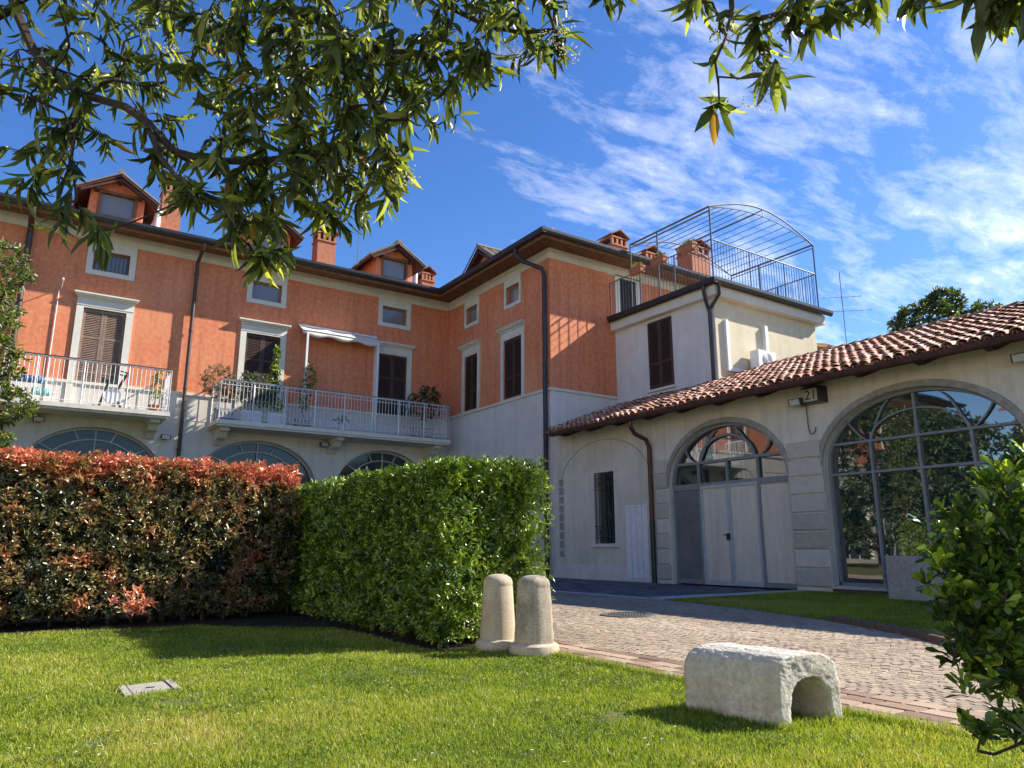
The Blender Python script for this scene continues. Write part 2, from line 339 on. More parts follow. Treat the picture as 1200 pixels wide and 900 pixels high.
# ================================================================ SETTING: ground
def sheet(name, pts, z, mat, **props):
    me = bpy.data.meshes.new(name); me.from_pydata([(x, y, z) for x, y in pts], [], [tuple(range(len(pts)))])
    me.materials.append(mat); me.update()
    if me.polygons[0].normal.z < 0: me.flip_normals()
    return link(bpy.data.objects.new(name, me), None, kind='structure', **props)
MT['soil'] = mottled('soil_and_turf', (.05, .06, .018), (.13, .14, .04), scale=30, bump=.6, bscale=60, big=(1.2, (.17, .13, .07), .5))
sheet('ground', [(-600, -600), (600, -600), (600, 600), (-600, 600)], 0.0, MT['soil'])
MT['bed'] = mottled('joint_sand', (.12, .10, .075), (.20, .165, .125), scale=30, bump=.4, bscale=90)
LAWN_X = 3.98
edge = [(9.55, 9.6), (9.5, 8.7), (9.15, 7.2), (8.6, 5.7), (7.9, 4.4), (7.0, 3.2), (6.0, 2.0), (5.3, .6), (5.0, -3)]
drive = [(LAWN_X, -3), (LAWN_X, 6.2), (LAWN_X+.05, 24.5), (13.98, 24.5), (13.98, 10.0)] + edge
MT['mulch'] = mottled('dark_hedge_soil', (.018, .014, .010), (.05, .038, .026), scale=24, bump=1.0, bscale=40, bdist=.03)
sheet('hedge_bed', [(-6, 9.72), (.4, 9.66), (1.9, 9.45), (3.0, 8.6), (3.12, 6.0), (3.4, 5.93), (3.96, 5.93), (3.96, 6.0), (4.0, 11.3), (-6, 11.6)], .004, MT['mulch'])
sheet('driveway', drive, 0.004, MT['bed'])
def inside(poly, x, y):
    c = False; n = len(poly)
    for i in range(n):
        x1, y1 = poly[i]; x2, y2 = poly[(i+1) % n]
        if (y1 > y) != (y2 > y) and x < (x2-x1)*(y-y1)/(y2-y1)+x1: c = not c
    return c
# segmental-arc cobbles (one mesh, each stone modelled)
MT['cobble'] = tinted('porphyry_cobbles', [(0, (.19, .145, .105)), (.35, (.29, .22, .155)), (.7, (.36, .28, .20)), (1, (.45, .36, .27))], bscale=30, bump=.5)
MT['redpaver'] = tinted('reddish_edge_pavers', [(0, (.16, .10, .07)), (.5, (.29, .19, .13)), (1, (.40, .30, .21))], bscale=30, bump=.4)
def stone(mb, cx_, cy_, ax, ay, a, b, z0, h, c, tint):
    vs = []
    for (sx_, sy_, zz_) in [(-1,-1,0),(1,-1,0),(1,1,0),(-1,1,0)]:
        vs.append((cx_+ax[0]*a*sx_+ay[0]*b*sy_, cy_+ax[1]*a*sx_+ay[1]*b*sy_, z0))
    for (sx_, sy_) in [(-1,-1),(1,-1),(1,1),(-1,1)]:
        vs.append((cx_+ax[0]*(a-c)*sx_+ay[0]*(b-c)*sy_, cy_+ax[1]*(a-c)*sx_+ay[1]*(b-c)*sy_, z0+h))
    mb.add(vs, [(0,1,5,4),(1,2,6,5),(2,3,7,6),(3,0,4,7),(4,5,6,7)], tint)
from mathutils import noise as mnoise0
mb = MB(); mb2 = MB()
Wf = 1.25; S_ = .078
for col in range(0, 9):
    x0 = LAWN_X+.62+Wf*col+Wf/2
    for row in range(-30, 260):
        y0 = row*S_
        Rr = Wf*.72; half = math.asin(Wf/2/Rr); nst = 18
        for k in range(nst):
            t = -half + (k+.5)*2*half/nst
            x = x0 + Rr*math.sin(t); y = y0 - Rr*math.cos(t) + Rr
            x += random.gauss(0, .003); y += random.gauss(0, .003)
            if y < -2.5 or y > 21.5: continue
            if x > 9.6 and y > 9.6: continue
            if not inside(drive, x, y): continue
            if y > 11 and x < 4.7: continue
            tl = t + random.gauss(0, .05); ax = (math.cos(tl), math.sin(tl)); ay = (-ax[1], ax[0])
            stone(mb, x, y, ax, ay, .037*random.uniform(.9, 1.06), .036*random.uniform(.88, 1.05), .004, .0065+random.gauss(0, .0013), .0035, min(1, max(0, random.gauss(.5, .17)+.35*mnoise0.noise(Vector((x*.7, y*.7, 2))))))
cob = mb.build('cobble_paving', MT['cobble'], kind='structure', normals=False)
for r_ in range(4):
    x = LAWN_X+.075+r_*.15; y = -3.0
    while y < 9.5:
        L_ = random.uniform(.18, .3); stone(mb2, x, y+L_/2, (1, 0), (0, 1), .07, L_/2-.006, .004, .012+random.gauss(0, .002), .006, random.random()); y += L_
mb2.build('edge_paver_band', MT['redpaver'], kind='structure', normals=False)
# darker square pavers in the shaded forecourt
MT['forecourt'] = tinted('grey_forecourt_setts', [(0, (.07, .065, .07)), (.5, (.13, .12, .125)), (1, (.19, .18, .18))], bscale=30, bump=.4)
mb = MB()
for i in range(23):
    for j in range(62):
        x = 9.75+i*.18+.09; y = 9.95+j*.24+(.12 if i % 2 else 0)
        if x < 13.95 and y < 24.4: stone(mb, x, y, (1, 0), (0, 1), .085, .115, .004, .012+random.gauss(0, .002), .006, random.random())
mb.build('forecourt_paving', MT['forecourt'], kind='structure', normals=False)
MT['palestone'] = mottled('pale_stone_strip', (.42, .41, .38), (.56, .54, .50), scale=8, bump=.2, bscale=50)
mb = MB()
for i in range(11):
    x0 = 9.66+i*.40; mb.box(x0, x0+.393, 9.62+.004*i, 9.92, .0, .035+random.gauss(0, .002))
mb.build('stone_strip', MT['palestone'], kind='structure')
mb = MB()
for i in range(30):
    y0 = 9.95+i*.45; mb.box(9.55, 9.70, y0, y0+.44, 0, .02)
mb.build('stone_edging', MT['palestone'], kind='structure')
# brick-dark kerb beside the shaded grass
MT['kerb'] = mottled('brown_kerb_stone', (.10, .07, .05), (.17, .12, .09), scale=12, bump=.4)
mb = MB(); e2 = edge[3:]
for (a, b_) in zip(e2[:-1], e2[1:]):
    a = np.array(a); b_ = np.array(b_); d = b_-a; L_ = np.linalg.norm(d); d = d/L_; nrm = np.array([-d[1], d[0]]); nn_ = max(1, int(L_/.42))
    for k in range(nn_):
        q0 = a+d*(L_*k/nn_+.006); q1 = a+d*(L_*(k+1)/nn_-.006)
        ps = [q0, q1, q1+nrm*.12, q0+nrm*.12]
        mb.add([(*q, -.05) for q in ps]+[(*q, .075) for q in ps], [(0,1,5,4),(1,2,6,5),(2,3,7,6),(3,0,4,7),(4,5,6,7)])
mb.build('kerb', MT['kerb'], kind='structure')

# ================================================================ APARTMENT BUILDING (orange, L-shaped)
YL, XW, YE = 25.7, 14.1, 18.7
XLEFT = -26.5
apt = thing('apartment_building', (6.6, YL, 0), 'long orange stuccoed apartment building with balconies, arched ground floor and dormers', 'building')
WC = [1.62-5.0*k for k in range(5, 0, -1)] + [1.62, 6.6, 11.62]     # window axes on the left facade
WY = [(23.82, .66), (20.92, .74)]
EAVE = 11.0
# orange upper walls
mb = MB()
holes = []
for c in WC:
    holes.append(rect(c-.60, c+.60, 5.1 if c > 0 else 5.95, 8.30)); holes.append(rect(c-.52, c+.52, 9.58, 10.26))
mb.holed([(XLEFT, 5.0), (XW, 5.0), (XW, 10.56), (XLEFT, 10.56)], holes, FY(YL), .22)
apt_wall = mb.build('orange_wall', MT['orange'], apt)
mb = MB(); holes = []
for c, hw in WY:
    holes.append(rect(c-hw+.16, c+hw-.16, 6.1, 8.25)); holes.append(rect(c-.42, c+.42, 9.58, 10.26))
mb.holed(rect(YE, YL, 5.98, 10.56), holes, FX(XW), .2)
mb.build('orange_wall', MT['orange'], apt)
mb = MB(); mb.holed(rect(XW, 24.3, 5.98, 10.56), [], FY(YE), .2)
mb.build('orange_wall', MT['orange'], apt)
mb = MB(); mb.add([(24.3, YE, 0), (24.3, 33, 0), (24.3, 33, 11), (24.3, YE, 11)], [(0,1,2,3)]); mb.add([(XLEFT, YL, 0), (XLEFT, 33, 0), (XLEFT, 33, 11), (XLEFT, YL, 11)], [(0,1,2,3)])
mb.add([(XLEFT, 33, 0), (24.3, 33, 0), (24.3, 33, 11), (XLEFT, 33, 11)], [(0,1,2,3)])
mb.build('rear_wall', MT['orange'], apt)
# ground floor walls
AR = [(1.80, 1.95, 3.05, 1.50), (6.75, 2.05, 3.0, 1.52), (11.45, 1.9, 3.0, 1.52)] + [(1.75-5*k, 1.95, 3.05, 1.5) for k in range(1, 6)]
mb = MB(); mb.holed([(XLEFT, 0), (XW, 0), (XW, 5.0), (XLEFT, 5.0)], [arch(c, r, .25, zs, rz) for c, r, zs, rz in AR], FY(YL), .35)
mb.add([(XLEFT, YL-.012, 5.0), (XW, YL-.012, 5.0), (XW, YL-.012, 5.87), (XLEFT, YL-.012, 5.87), (XLEFT, YL-.012, 4.99), (XW, YL-.012, 4.99)], [(0,1,2,3)])
mb.build('ground_floor_wall', MT['beige_wall'], apt)
mb = MB(); mb.holed(rect(YE, YL, 0, 5.98), [], FX(XW), .2); mb.holed(rect(XW, 17.4, 0, 5.98), [], FY(YE), .2)
mb.build('ground_floor_wall', MT['grey_wall'], apt)
# ledges, cornice band
mb = MB(); mb.box(XLEFT, XW-.1, YL-.06, YL+.05, 5.84, 5.93); mb.build('ledge', MT['trim'], apt)
mb = MB(); mb.box(XW-.06, XW+.05, YE-.06, YL-.06, 5.95, 6.04); mb.box(XW+.05, 17.0, YE-.06, YE+.04, 5.95, 6.04); mb.build('ledge', MT['trim'], apt)
mb = MB()
mb.box(XLEFT, XW-.06, YL-.05, YL+.1, 10.56, 11.1); mb.box(XW-.05, XW+.1, YE-.05, YL-.05, 10.56, 11.1); mb.box(XW+.1, 24.3, YE-.05, YE+.1, 10.56, 11.1)
mb.box(XLEFT, XW-.07, YL-.08, YL-.05, 10.75, 10.86); mb.box(XW-.08, XW-.05, YE-.08, YL-.08, 10.75, 10.86); mb.box(XW-.05, 24.3, YE-.08, YE-.05, 10.75, 10.86)
mb.build('cornice_band', MT['trim'], apt)
# eave soffit boards, roof
OV = .9
def roof_slab(mb, a, b, c, d, th=.10):
    up = [a, b, c, d]; lo = [(x, y, z-th) for x, y, z in up]
    mb.add(up+lo, [(0,1,2,3),(7,6,5,4),(0,4,5,1),(1,5,6,2),(2,6,7,3),(3,7,4,0)])
SL = .30
ex, ey, ez = XW-OV, YL-OV, 10.97
rl = (YL+33)/2+.3       # ridge y of left wing
zr = ez + SL*(rl-ey)
rx = (XW+24.3)/2; zr2 = ez + SL*(rx-ex); eyE = YE-OV
MT['rooftile'] = mottled('old_clay_roofing', (.16, .08, .05), (.36, .17, .11), scale=14, bump=.8, bscale=18, bdist=.03)
mb = MB()
mb.add([(XLEFT-.8, ey, ez), (ex, ey, ez), (ex+(zr-ez)/SL, rl, zr), (XLEFT-.8, rl, zr)], [(0,1,2,3)])
mb.add([(XLEFT-.8, rl, zr), (rx, rl, zr), (24.3+OV, 33+OV, ez), (XLEFT-.8, 33+OV, ez)], [(0,1,2,3)])
mb.add([(ex, eyE, ez), (rx, eyE+(rx-ex), zr2), (rx, 29, zr2), (ex+(zr-ez)/SL, rl, zr), (ex, ey, ez)], [(0,1,2,3,4)])
mb.add([(ex, eyE, ez), (24.3+OV, eyE, ez), (rx, eyE+(rx-ex), zr2)], [(0,1,2)])
mb.add([(24.3+OV, eyE, ez), (24.3+OV, 33+OV, ez), (rx, 29, zr2), (rx, eyE+(rx-ex), zr2)], [(0,1,2,3)])
mb.build('roof', MT['rooftile'], apt)
mb = MB()
def soffit(mb, p0, p1, q1, q0, nb):          # outer edge p0-p1, wall edge q0-q1, nb boards
    p0, p1, q0, q1 = map(np.array, (p0, p1, q0, q1))
    for k in range(nb):
        a0 = k/nb+.012; a1 = (k+1)/nb-.0
        vs = [p0+(q0-p0)*a0, p1+(q1-p1)*a0, p1+(q1-p1)*a1, p0+(q0-p0)*a1]
        lo = [v_-np.array([0, 0, .02]) for v_ in vs]
        mb.add(vs+lo, [(0,1,2,3),(7,6,5,4),(0,4,5,1),(1,5,6,2),(2,6,7,3),(3,7,4,0)])
soffit(mb, (XLEFT-.8, ey+.04, ez-.07), (ex, ey+.04, ez-.07), (XW-.05, YL-.05, ez-.02), (XLEFT-.8, YL-.05, ez-.02), 6)
soffit(mb, (ex+.04, eyE+.04, ez-.07), (ex+.04, ey, ez-.07), (XW-.05, YL-.05, ez-.02), (XW-.05, YE-.05, ez-.02), 6)
soffit(mb, (ex+.04, eyE+.04, ez-.07), (24.3+OV, eyE+.04, ez-.07), (24.3+OV, YE-.05, ez-.02), (XW-.05, YE-.05, ez-.02), 6)
mb.build('soffit', MT['wood'], apt)
mb = MB()
mb.box(XLEFT-.8, ex+.03, ey+.0, ey+.04, ez-.19, ez-.02); mb.box(ex, ex+.04, eyE, ey+.0, ez-.19, ez-.02); mb.box(ex+.04, 24.3+OV, eyE, eyE+.04, ez-.19, ez-.02)
mb.build('fascia', MT['wood'], apt)
mb = MB()
def gut(p, q, out, k=1.0):
    p, q, out = np.array(p, float), np.array(q, float), np.array(out, float)
    prof = [(0, .08), (-.005, 0), (.03, -.06), (.08, -.085), (.13, -.06), (.155, 0), (.165, .08), (.175, .085), (.165, 0), (.135, -.07), (.08, -.1), (.02, -.07), (-.012, 0), (-.01, .085)]
    n = len(prof); vs = [pt + out*a*k + np.array([0, 0, b_*k]) for pt in (p, q) for a, b_ in prof]
    mb.add(vs, [(i, (i+1) % n, n+(i+1) % n, n+i) for i in range(n)] + [tuple(range(n))[::-1], tuple(range(n, 2*n))])
gut((XLEFT-.8, ey-.01, ez), (ex-.17, ey-.01, ez), (0, -1, 0)); gut((ex-.01, eyE-.17, ez), (ex-.01, ey-.01, ez), (-1, 0, 0)); gut((ex-.15, eyE-.01, ez), (24.3+OV, eyE-.01, ez), (0, -1, 0))
mb.build('gutter', MT['gutter'], apt)
# eave tiles lip just above the gutter
mb = MB()
for i in range(int((ex-(XLEFT-.8))/.2)):
    x = XLEFT-.8+.2*i+.1
    if x > -3: mb.tube([(x, ey-.07, ez+.06), (x, ey+.5, ez+.22)], [.07, .065], 6, True, random.random())
for i in range(int((ey-eyE)/.2)):
    y = eyE+.1+.2*i; mb.tube([(ex-.07, y, ez+.06), (ex+.5, y, ez+.22)], [.07, .065], 6, True, random.random())
for i in range(int((24.3+OV-ex)/.2)):
    x = ex+.2*i+.1; mb.tube([(x, eyE-.07, ez+.06), (x, eyE+.5, ez+.22)], [.07, .065], 6, True, random.random())
k_ = 16
for i in range(k_):                                # hip cap tiles
    t0 = i*.38; mb.tube([(ex+t0, eyE+t0, ez+.1+SL*t0), (ex+t0+.42, eyE+t0+.42, ez+.07+SL*(t0+.42))], [.11, .09], 8, True, random.random())
mb.build('eave_tiles', MT['tile'], apt, smooth=True)

# windows / shutters -------------------------------------------------
def louvre_leaf(mb, f3, a0, a1, z0, z1, d0):
    """one louvred shutter leaf in plane coords, d0 = front depth (negative is proud)"""
    st = .075; dB = d0+.045
    def bx(u0, u1, w0, w1, e0, e1):
        vs = [f3(u, w_, e) for e in (e0, e1) for (u, w_) in ((u0, w0), (u1, w0), (u1, w1), (u0, w1))]
        mb.add(vs, [(0,1,2,3),(7,6,5,4),(0,4,5,1),(1,5,6,2),(2,6,7,3),(3,7,4,0)])
    bx(a0, a0+st, z0, z1, d0, dB); bx(a1-st, a1, z0, z1, d0, dB)
    zm = z0+(z1-z0)*.36; zs = [z0, zm, z1]
    for q in (z0, zm-st/2, z1-st): bx(a0+st, a1-st, q, q+st, d0, dB)
    if z1-z0 > 2.6: bx(a0+st, a1-st, z0+(z1-z0)*.70, z0+(z1-z0)*.70+st, d0, dB)
    z = z0+st
    while z < z1-st-.02:
        vs = [f3(a0+st, z, d0+.002), f3(a1-st, z, d0+.002), f3(a1-st, z+.042, d0+.036), f3(a0+st, z+.042, d0+.036),
              f3(a0+st, z+.012, d0+.002), f3(a1-st, z+.012, d0+.002), f3(a1-st, z+.054, d0+.036), f3(a0+st, z+.054, d0+.036)]
        mb.add(vs, [(0,1,2,3),(7,6,5,4),(0,4,5,1),(1,5,6,2),(2,6,7,3),(3,7,4,0)])
        z += .056
    return mb
def bxf(mb, f3, u0, u1, w0, w1, e0, e1):
    vs = [f3(u, w_, e) for e in (e0, e1) for (u, w_) in ((u0, w0), (u1, w0), (u1, w1), (u0, w1))]
    mb.add(vs, [(0,1,2,3),(7,6,5,4),(0,4,5,1),(1,5,6,2),(2,6,7,3),(3,7,4,0)]); return mb
def surround(f3, c, hi, ho, z0, z1, hc, parent, name='window_surround', cornice=True):
    mb = MB()
    bxf(mb, f3, c-ho, c-hi, z0, z1, -.05, .012); bxf(mb, f3, c+hi, c+ho, z0, z1, -.05, .012); bxf(mb, f3, c-ho, c+ho, z1, z1+.30, -.05, .012)
    if cornice:
        bxf(mb, f3, c-ho-.02, c+ho+.02, z1+.302, z1+.36, -.09, .01); bxf(mb, f3, c-hc, c+hc, z1+.362, z1+.41, -.17, .01); bxf(mb, f3, c-hc-.03, c+hc+.03, z1+.412, z1+.46, -.21, .01)
        bxf(mb, f3, c-ho-.005, c+ho+.005, z1+.06, z1+.09, -.065, -.045)
    return mb.build(name, MT['trim'], parent)
f3 = FY(YL)
for i, c in enumerate(WC):
    zb = 5.1 if c > 0 else 5.95
    s_ = surround(f3, c, .60, .80, zb, 8.30, .88, apt)
    closed = MT['shut'] if c < 3 else MT['shut2']
    for a0, a1 in ((c-.597, c-.003), (c+.003, c+.597)):
        mb = MB(); louvre_leaf(mb, f3, a0, a1, zb+.02, 8.28, .03); mb.build('shutter', closed, apt)
    mb = MB(); bxf(mb, f3, c-.62, c+.62, zb, 8.31, .09, .12); mb.build('window_back', MT['dark'], apt)
    # attic window
    mb = MB()
    bxf(mb, f3, c-.70, c-.52, 9.42, 10.56, -.04, .012); bxf(mb, f3, c+.52, c+.70, 9.42, 10.56, -.04, .012); bxf(mb, f3, c-.52, c+.52, 10.26, 10.56, -.04, .012); bxf(mb, f3, c-.52, c+.52, 9.42, 9.58, -.04, .012)
    mb.build('window_surround', MT['trim'], apt)
    mb = MB(); bxf(mb, f3, c-.53, c+.53, 9.57, 10.27, .15, .16); g = mb.build('attic_window', MT['glass3'], apt)
    mb = MB()
    for a0, a1, b0, b1 in ((c-.52, c-.46, 9.58, 10.26), (c+.46, c+.52, 9.58, 10.26), (c-.46, c+.46, 9.58, 9.64), (c-.46, c+.46, 10.20, 10.26)): bxf(mb, f3, a0, a1, b0, b1, .11, .148)
    mb.build('frame', MT['shut'], g)
    if i in (4, 5):
        mb = MB()
        for k in range(9): bxf(mb, f3, c-.46+k*.115-.008, c-.46+k*.115+.008, 9.6, 10.24, .02, .036)
        mb.build('window_bars', MT['black'], g)
f3 = FX(XW)
for c, hw in WY:
    surround(f3, c, hw-.16, hw, 6.05, 8.25, hw+.06, apt)
    for a0, a1 in ((c-hw+.163, c-.003), (c+.003, c+hw-.163)):
        mb = MB(); louvre_leaf(mb, f3, a0, a1, 6.07, 8.23, .03); mb.build('shutter', MT['shut2'], apt)
    mb = MB(); bxf(mb, f3, c-hw, c+hw, 6.0, 8.3, .09, .12); mb.build('window_back', MT['dark'], apt)
    mb = MB()
    bxf(mb, f3, c-.54, c-.42, 9.44, 10.56, -.04, .012); bxf(mb, f3, c+.42, c+.54, 9.44, 10.56, -.04, .012); bxf(mb, f3, c-.42, c+.42, 10.26, 10.56, -.04, .012); bxf(mb, f3, c-.42, c+.42, 9.44, 9.58, -.04, .012)
    mb.build('window_surround', MT['trim'], apt)
    mb = MB(); bxf(mb, f3, c-.43, c+.43, 9.57, 10.27, .15, .16); g = mb.build('attic_window', MT['glass3'], apt)
    mb = MB()
    for a0, a1, b0, b1 in ((c-.42, c-.36, 9.58, 10.26), (c+.36, c+.42, 9.58, 10.26), (c-.36, c+.36, 9.58, 9.64), (c-.36, c+.36, 10.20, 10.26)): bxf(mb, f3, a0, a1, b0, b1, .11, .148)
    mb.build('frame', MT['shut'], g)
# arched ground-floor windows
def fan_frame(mb, f3, c, r, z0, zs, rz, n_mull, d=.26, th=.05, w_=.03, trans=None, inner=.55):
    """mullions, transoms, concentric arc and radial bars"""
    def zt(a): t = (a-c)/r; return zs + rz*math.sqrt(max(0, 1-t*t))
    for k in range(1, n_mull):
        a = c-r+2*r*k/n_mull; bxf(mb, f3, a-w_, a+w_, z0, zt(a)-.01 if abs(a-c) < .01 else zs, d, d+th)
    for z in (trans or [zs]):
        hw = r if z <= zs else r*math.sqrt(1-((z-zs)/rz)**2); bxf(mb, f3, c-hw, c+hw, z-w_, z+w_, d-.003, d+th+.003)
    mb.strip(arcline(c, r*inner-w_, zs, rz*inner*1.05-w_), arcline(c, r*inner+w_, zs, rz*inner*1.05+w_), f3, d+.004, d+th-.004)
    for ang in (.22, .40, .60, .78):
        t = math.pi*ang; p0 = (c-r*inner*math.cos(t), zs+rz*inner*1.05*math.sin(t)); p1 = (c-r*math.cos(t), zs+rz*math.sin(t))
        dd = np.array(p1)-np.array(p0); nn_ = np.array([-dd[1], dd[0]]); nn_ = nn_/np.linalg.norm(nn_)*w_*.9
        poly = [tuple(np.array(p0)-nn_), tuple(np.array(p1)-nn_), tuple(np.array(p1)+nn_), tuple(np.array(p0)+nn_)]
        mb.prism(poly, f3, d+.006, d+th-.006)
    mb.strip(arcline(c, r-.07, zs, rz-.07), arcline(c, r+.01, zs, rz+.01), f3, d-.006, d+th+.006)
    bxf(mb, f3, c-r, c-r+.07, z0, zs, d-.006, d+th+.006); bxf(mb, f3, c+r-.07, c+r, z0, zs, d-.006, d+th+.006)
f3 = FY(YL)
for c, r, zs, rz in AR:
    mb = MB(); mb.prism(arch(c, r+.02, .2, zs, rz+.02), f3, .33, .34); g = mb.build('arched_window', MT['glass2'], apt)
    mb = MB(); fan_frame(mb, f3, c, r, .25, zs, rz, 4, trans=[zs-.6, 1.4], inner=.72, w_=.022); mb.build('frame', MT['lightframe'], g)
# downpipes
mb = MB(); mb.tube([(-.66, ey-.1, ez-.1), (-.66, ey-.05, ez-.3), (-.66, YL-.12, 10.5), (-.66, YL-.12, 0)], .085, 10)
for z in (2, 4, 6, 8, 10): mb.tube([(-.66, YL-.12, z), (-.66, YL-.12, z+.06)], .1, 10)
mb.build('downpipe', MT['pipe'], apt, smooth=True)
mb = MB(); mb.tube([(4.17, ey-.1, ez-.1), (4.17, ey-.02, ez-.3), (4.17, YL-.14, 10.45), (4.17, YL-.14, 0)], .06, 10)
for z in (2, 4, 6, 8, 10): mb.tube([(4.17, YL-.14, z), (4.17, YL-.14, z+.05)], .075, 10)
mb.build('downpipe', MT['pipe'], apt, smooth=True)
mb = MB(); mb.tube([(ex-.09, 19.3, ez-.1), (ex-.09, 19.3, ez-.3), (ex+.1, 19.15, ez-.55), (XW-.2, 18.88, 10.2), (XW-.13, 18.84, 9.95), (XW-.13, 18.84, 0)], .075, 10)
for z in (2, 4.4, 6.2, 8): mb.tube([(XW-.13, 18.84, z), (XW-.13, 18.84, z+.06)], .09, 10)
mb.build('downpipe', MT['gutter'], apt, smooth=True)
# white service conduit and cord on the facade
mb = MB(); mb.tube([(.30, YL-.03, 8.72), (.30, YL-.03, 5.1)], .018, 6); mb.build('conduit', MT['white'], apt)
mb = MB(); mb.tube([(.36, YL-.02, 8.78), (.36, YL-.55, 8.92)], .012, 6); mb.tube([(.36, YL-.5, 8.9), (.36, YL-.6, 8.93)], .03, 6); mb.build('wall_bracket', MT['white'], apt)

# balconies
def corbel(mb, x, z1):
    mb.prism([(YL-1.0, z1), (YL, z1), (YL, z1-.5), (YL-.12, z1-.5), (YL-.3, z1-.36), (YL-.62, z1-.3), (YL-.8, z1-.14), (YL-1.0, z1-.1)], lambda a, b_, d: (x+d, a, b_), -.14, .14)
def balcony(x0, x1, zt, ornate, xr0=None):
    yf = YL-1.3
    mb = MB(); mb.box(x0, x1, yf-.03, YL, zt-.13, zt); mb.box(x0+.06, x1-.06, yf+.04, YL, zt-.20, zt-.132)
    if ornate: mb.box(x0, x1, yf, YL, zt-.201, zt-.2)
    bal = mb.build('balcony', MT['beige_wall'] if not ornate else MT['trim'], apt)
    mb = MB()
    xs = [x0+.3, x1-.35] if x1-x0 < 6.5 else [x0+.35, (x0+x1)/2, x1-.35]
    for x in xs:
        mb = MB(); corbel(mb, x, zt-.2); mb.build('corbel', MT['trim'], bal)
    mb = MB(); yr = yf+.06; xa, xb = x0+.06, x1-.06
    H = 1.32
    def run(p, q):
        p, q = np.array(p), np.array(q); L_ = np.linalg.norm(q-p); dirv = (q-p)/L_
        P3 = lambda t, z: (p[0]+dirv[0]*t, p[1]+dirv[1]*t, zt+z)
        mb.tube([P3(0, H), P3(L_, H)], .026, 6)
        for z in ((.10, .30, H-.14) if ornate else (.09,)): mb.tube([P3(0, z), P3(L_, z)], .012, 5)
        npost = max(1, round(L_/(1.05 if ornate else 1.3)))
        for k in range(npost+1): mb.tube([P3(L_*k/npost, -.1), P3(L_*k/npost, H)], .022, 6)
        nb = int(L_/.12)
        for k in range(1, nb):
            t = L_*k/nb; mb.tube([P3(t, .10 if ornate else .09), P3(t, H)], .0085, 4, False)
            if ornate and k % 2 == 0:
                c3 = P3(t, H-.07); mb.lathe([(.0, -.045), (.028, 0), (.0, .045)], c3, 5)
            if ornate:
                c3 = P3(t-.06, .2); mb.tube([tuple(np.array(c3)+np.array([dirv[0]*.045*math.cos(a), dirv[1]*.045*math.cos(a), .075*math.sin(a)])) for a in np.linspace(0, 2*math.pi, 9)], .007, 4, False)
            elif k % 3 == 0:
                c3 = P3(t, .62); mb.lathe([(.0, -.05), (.025, 0), (.0, .05)], c3, 5)
    run((xa, yr), (xb, yr)); run((xa, yr), (xa, YL-.03)); run((xb, yr), (xb, YL-.03))
    mb.build('railing', MT['railiron'], bal)
    mb = MB(); mb.box(xa-.03, xb+.03, yr-.03, yr+.03, zt+H+.02, zt+H+.045); mb.build('handrail', MT['copper'] if not ornate else MT['iron'], bal)
    return bal
balcony(-2.4, 3.62, 5.0, False); balcony(5.0, 13.55, 4.93, True)
for k in range(1, 5):
    mbx = None
# dormers on the left roof
def dormer(cx_, yf, hw, z0, zw, zp, wl, wr, wb, wt, facing='y', hip=False, depth=4.0, wallmat='orange'):
    f3 = FY(yf) if facing == 'y' else FX(yf)
    mb = MB(); op = rect(wl, wr, wb, wt)
    mb.holed([(cx_-hw, z0), (cx_+hw, z0), (cx_+hw, zw), (cx_, zp-.12), (cx_-hw, zw)], [op], f3, .12)
    bxf(mb, f3, cx_-hw, cx_-hw+.02, z0-.4, zw-.02, .01, depth); bxf(mb, f3, cx_+hw-.02, cx_+hw, z0-.4, zw-.02, .01, depth)
    d = mb.build('dormer', MT[wallmat], apt)
    mb = MB(); ov = .38; sl = (zp-zw)/hw; ze = zp-sl*(hw+ov)
    for s_ in (-1, 1):
        poly = [(cx_, zp), (cx_+s_*(hw+ov), ze), (cx_+s_*(hw+ov), ze-.07), (cx_, zp-.075)]
        mb.prism(poly, f3, -.42, depth)
    dr = mb.build('dormer_roof', MT['darkwood'], d)
    mb = MB()
    for s_ in (-1, 1):
        for k in range(int((depth+.4)/.2)):
            a_ = f3(cx_, zp+.03, -.42+.2*k+.1); b_ = f3(cx_+s_*(hw+ov+.05), ze+.03, -.42+.2*k+.1); mb.tube([a_, b_], .065, 6, True, random.random())
        a_ = f3(cx_+s_*.02, zp+.015, -.47); b_ = f3(cx_+s_*(hw+ov+.04), ze+.0, -.47); mb.tube([a_, b_], .03, 5)
    mb.tube([f3(cx_, zp+.09, -.45), f3(cx_, zp+.09, depth)], .09, 8)
    mb.build('ridge_tiles', MT['greytile'], d)
    mb = MB()
    for q in (-.8*hw, 0, .8*hw): bxf(mb, f3, cx_+q-.05, cx_+q+.05, zp-.24-abs(q)*sl, zp-.13-abs(q)*sl, -.36, .0)
    mb.strip([(cx_-hw-.3, ze-.03+.0), (cx_, zp-.14), (cx_+hw+.3, ze-.03)], [(cx_-hw-.3, ze-.12), (cx_, zp-.23), (cx_+hw+.3, ze-.12)], f3, -.40, -.36)
    mb.build('dormer_beams', MT['darkwood'], d)
    mb = MB(); bxf(mb, f3, wl, wr, wb, wt, .08, .09); mb.build('dormer_window', MT['glass3'], d)
    mb = MB()
    for a0, a1, b0, b1 in ((wl-.09, wl, wb-.05, wt+.1), (wr, wr+.09, wb-.05, wt+.1), (wl, wr, wt, wt+.1), (wl, wr, wb-.06, wb)): bxf(mb, f3, a0, a1, b0, b1, -.04, .07)
    mb.build('window_frame', MT['wood'], d)
    return d
for cx_ in (-8.4, -3.4, 1.62, 6.7, 11.9): dormer(cx_, 26.5, .82, 11.35, 12.72, 13.24, cx_-.5, cx_+.5, 11.85, 12.62)
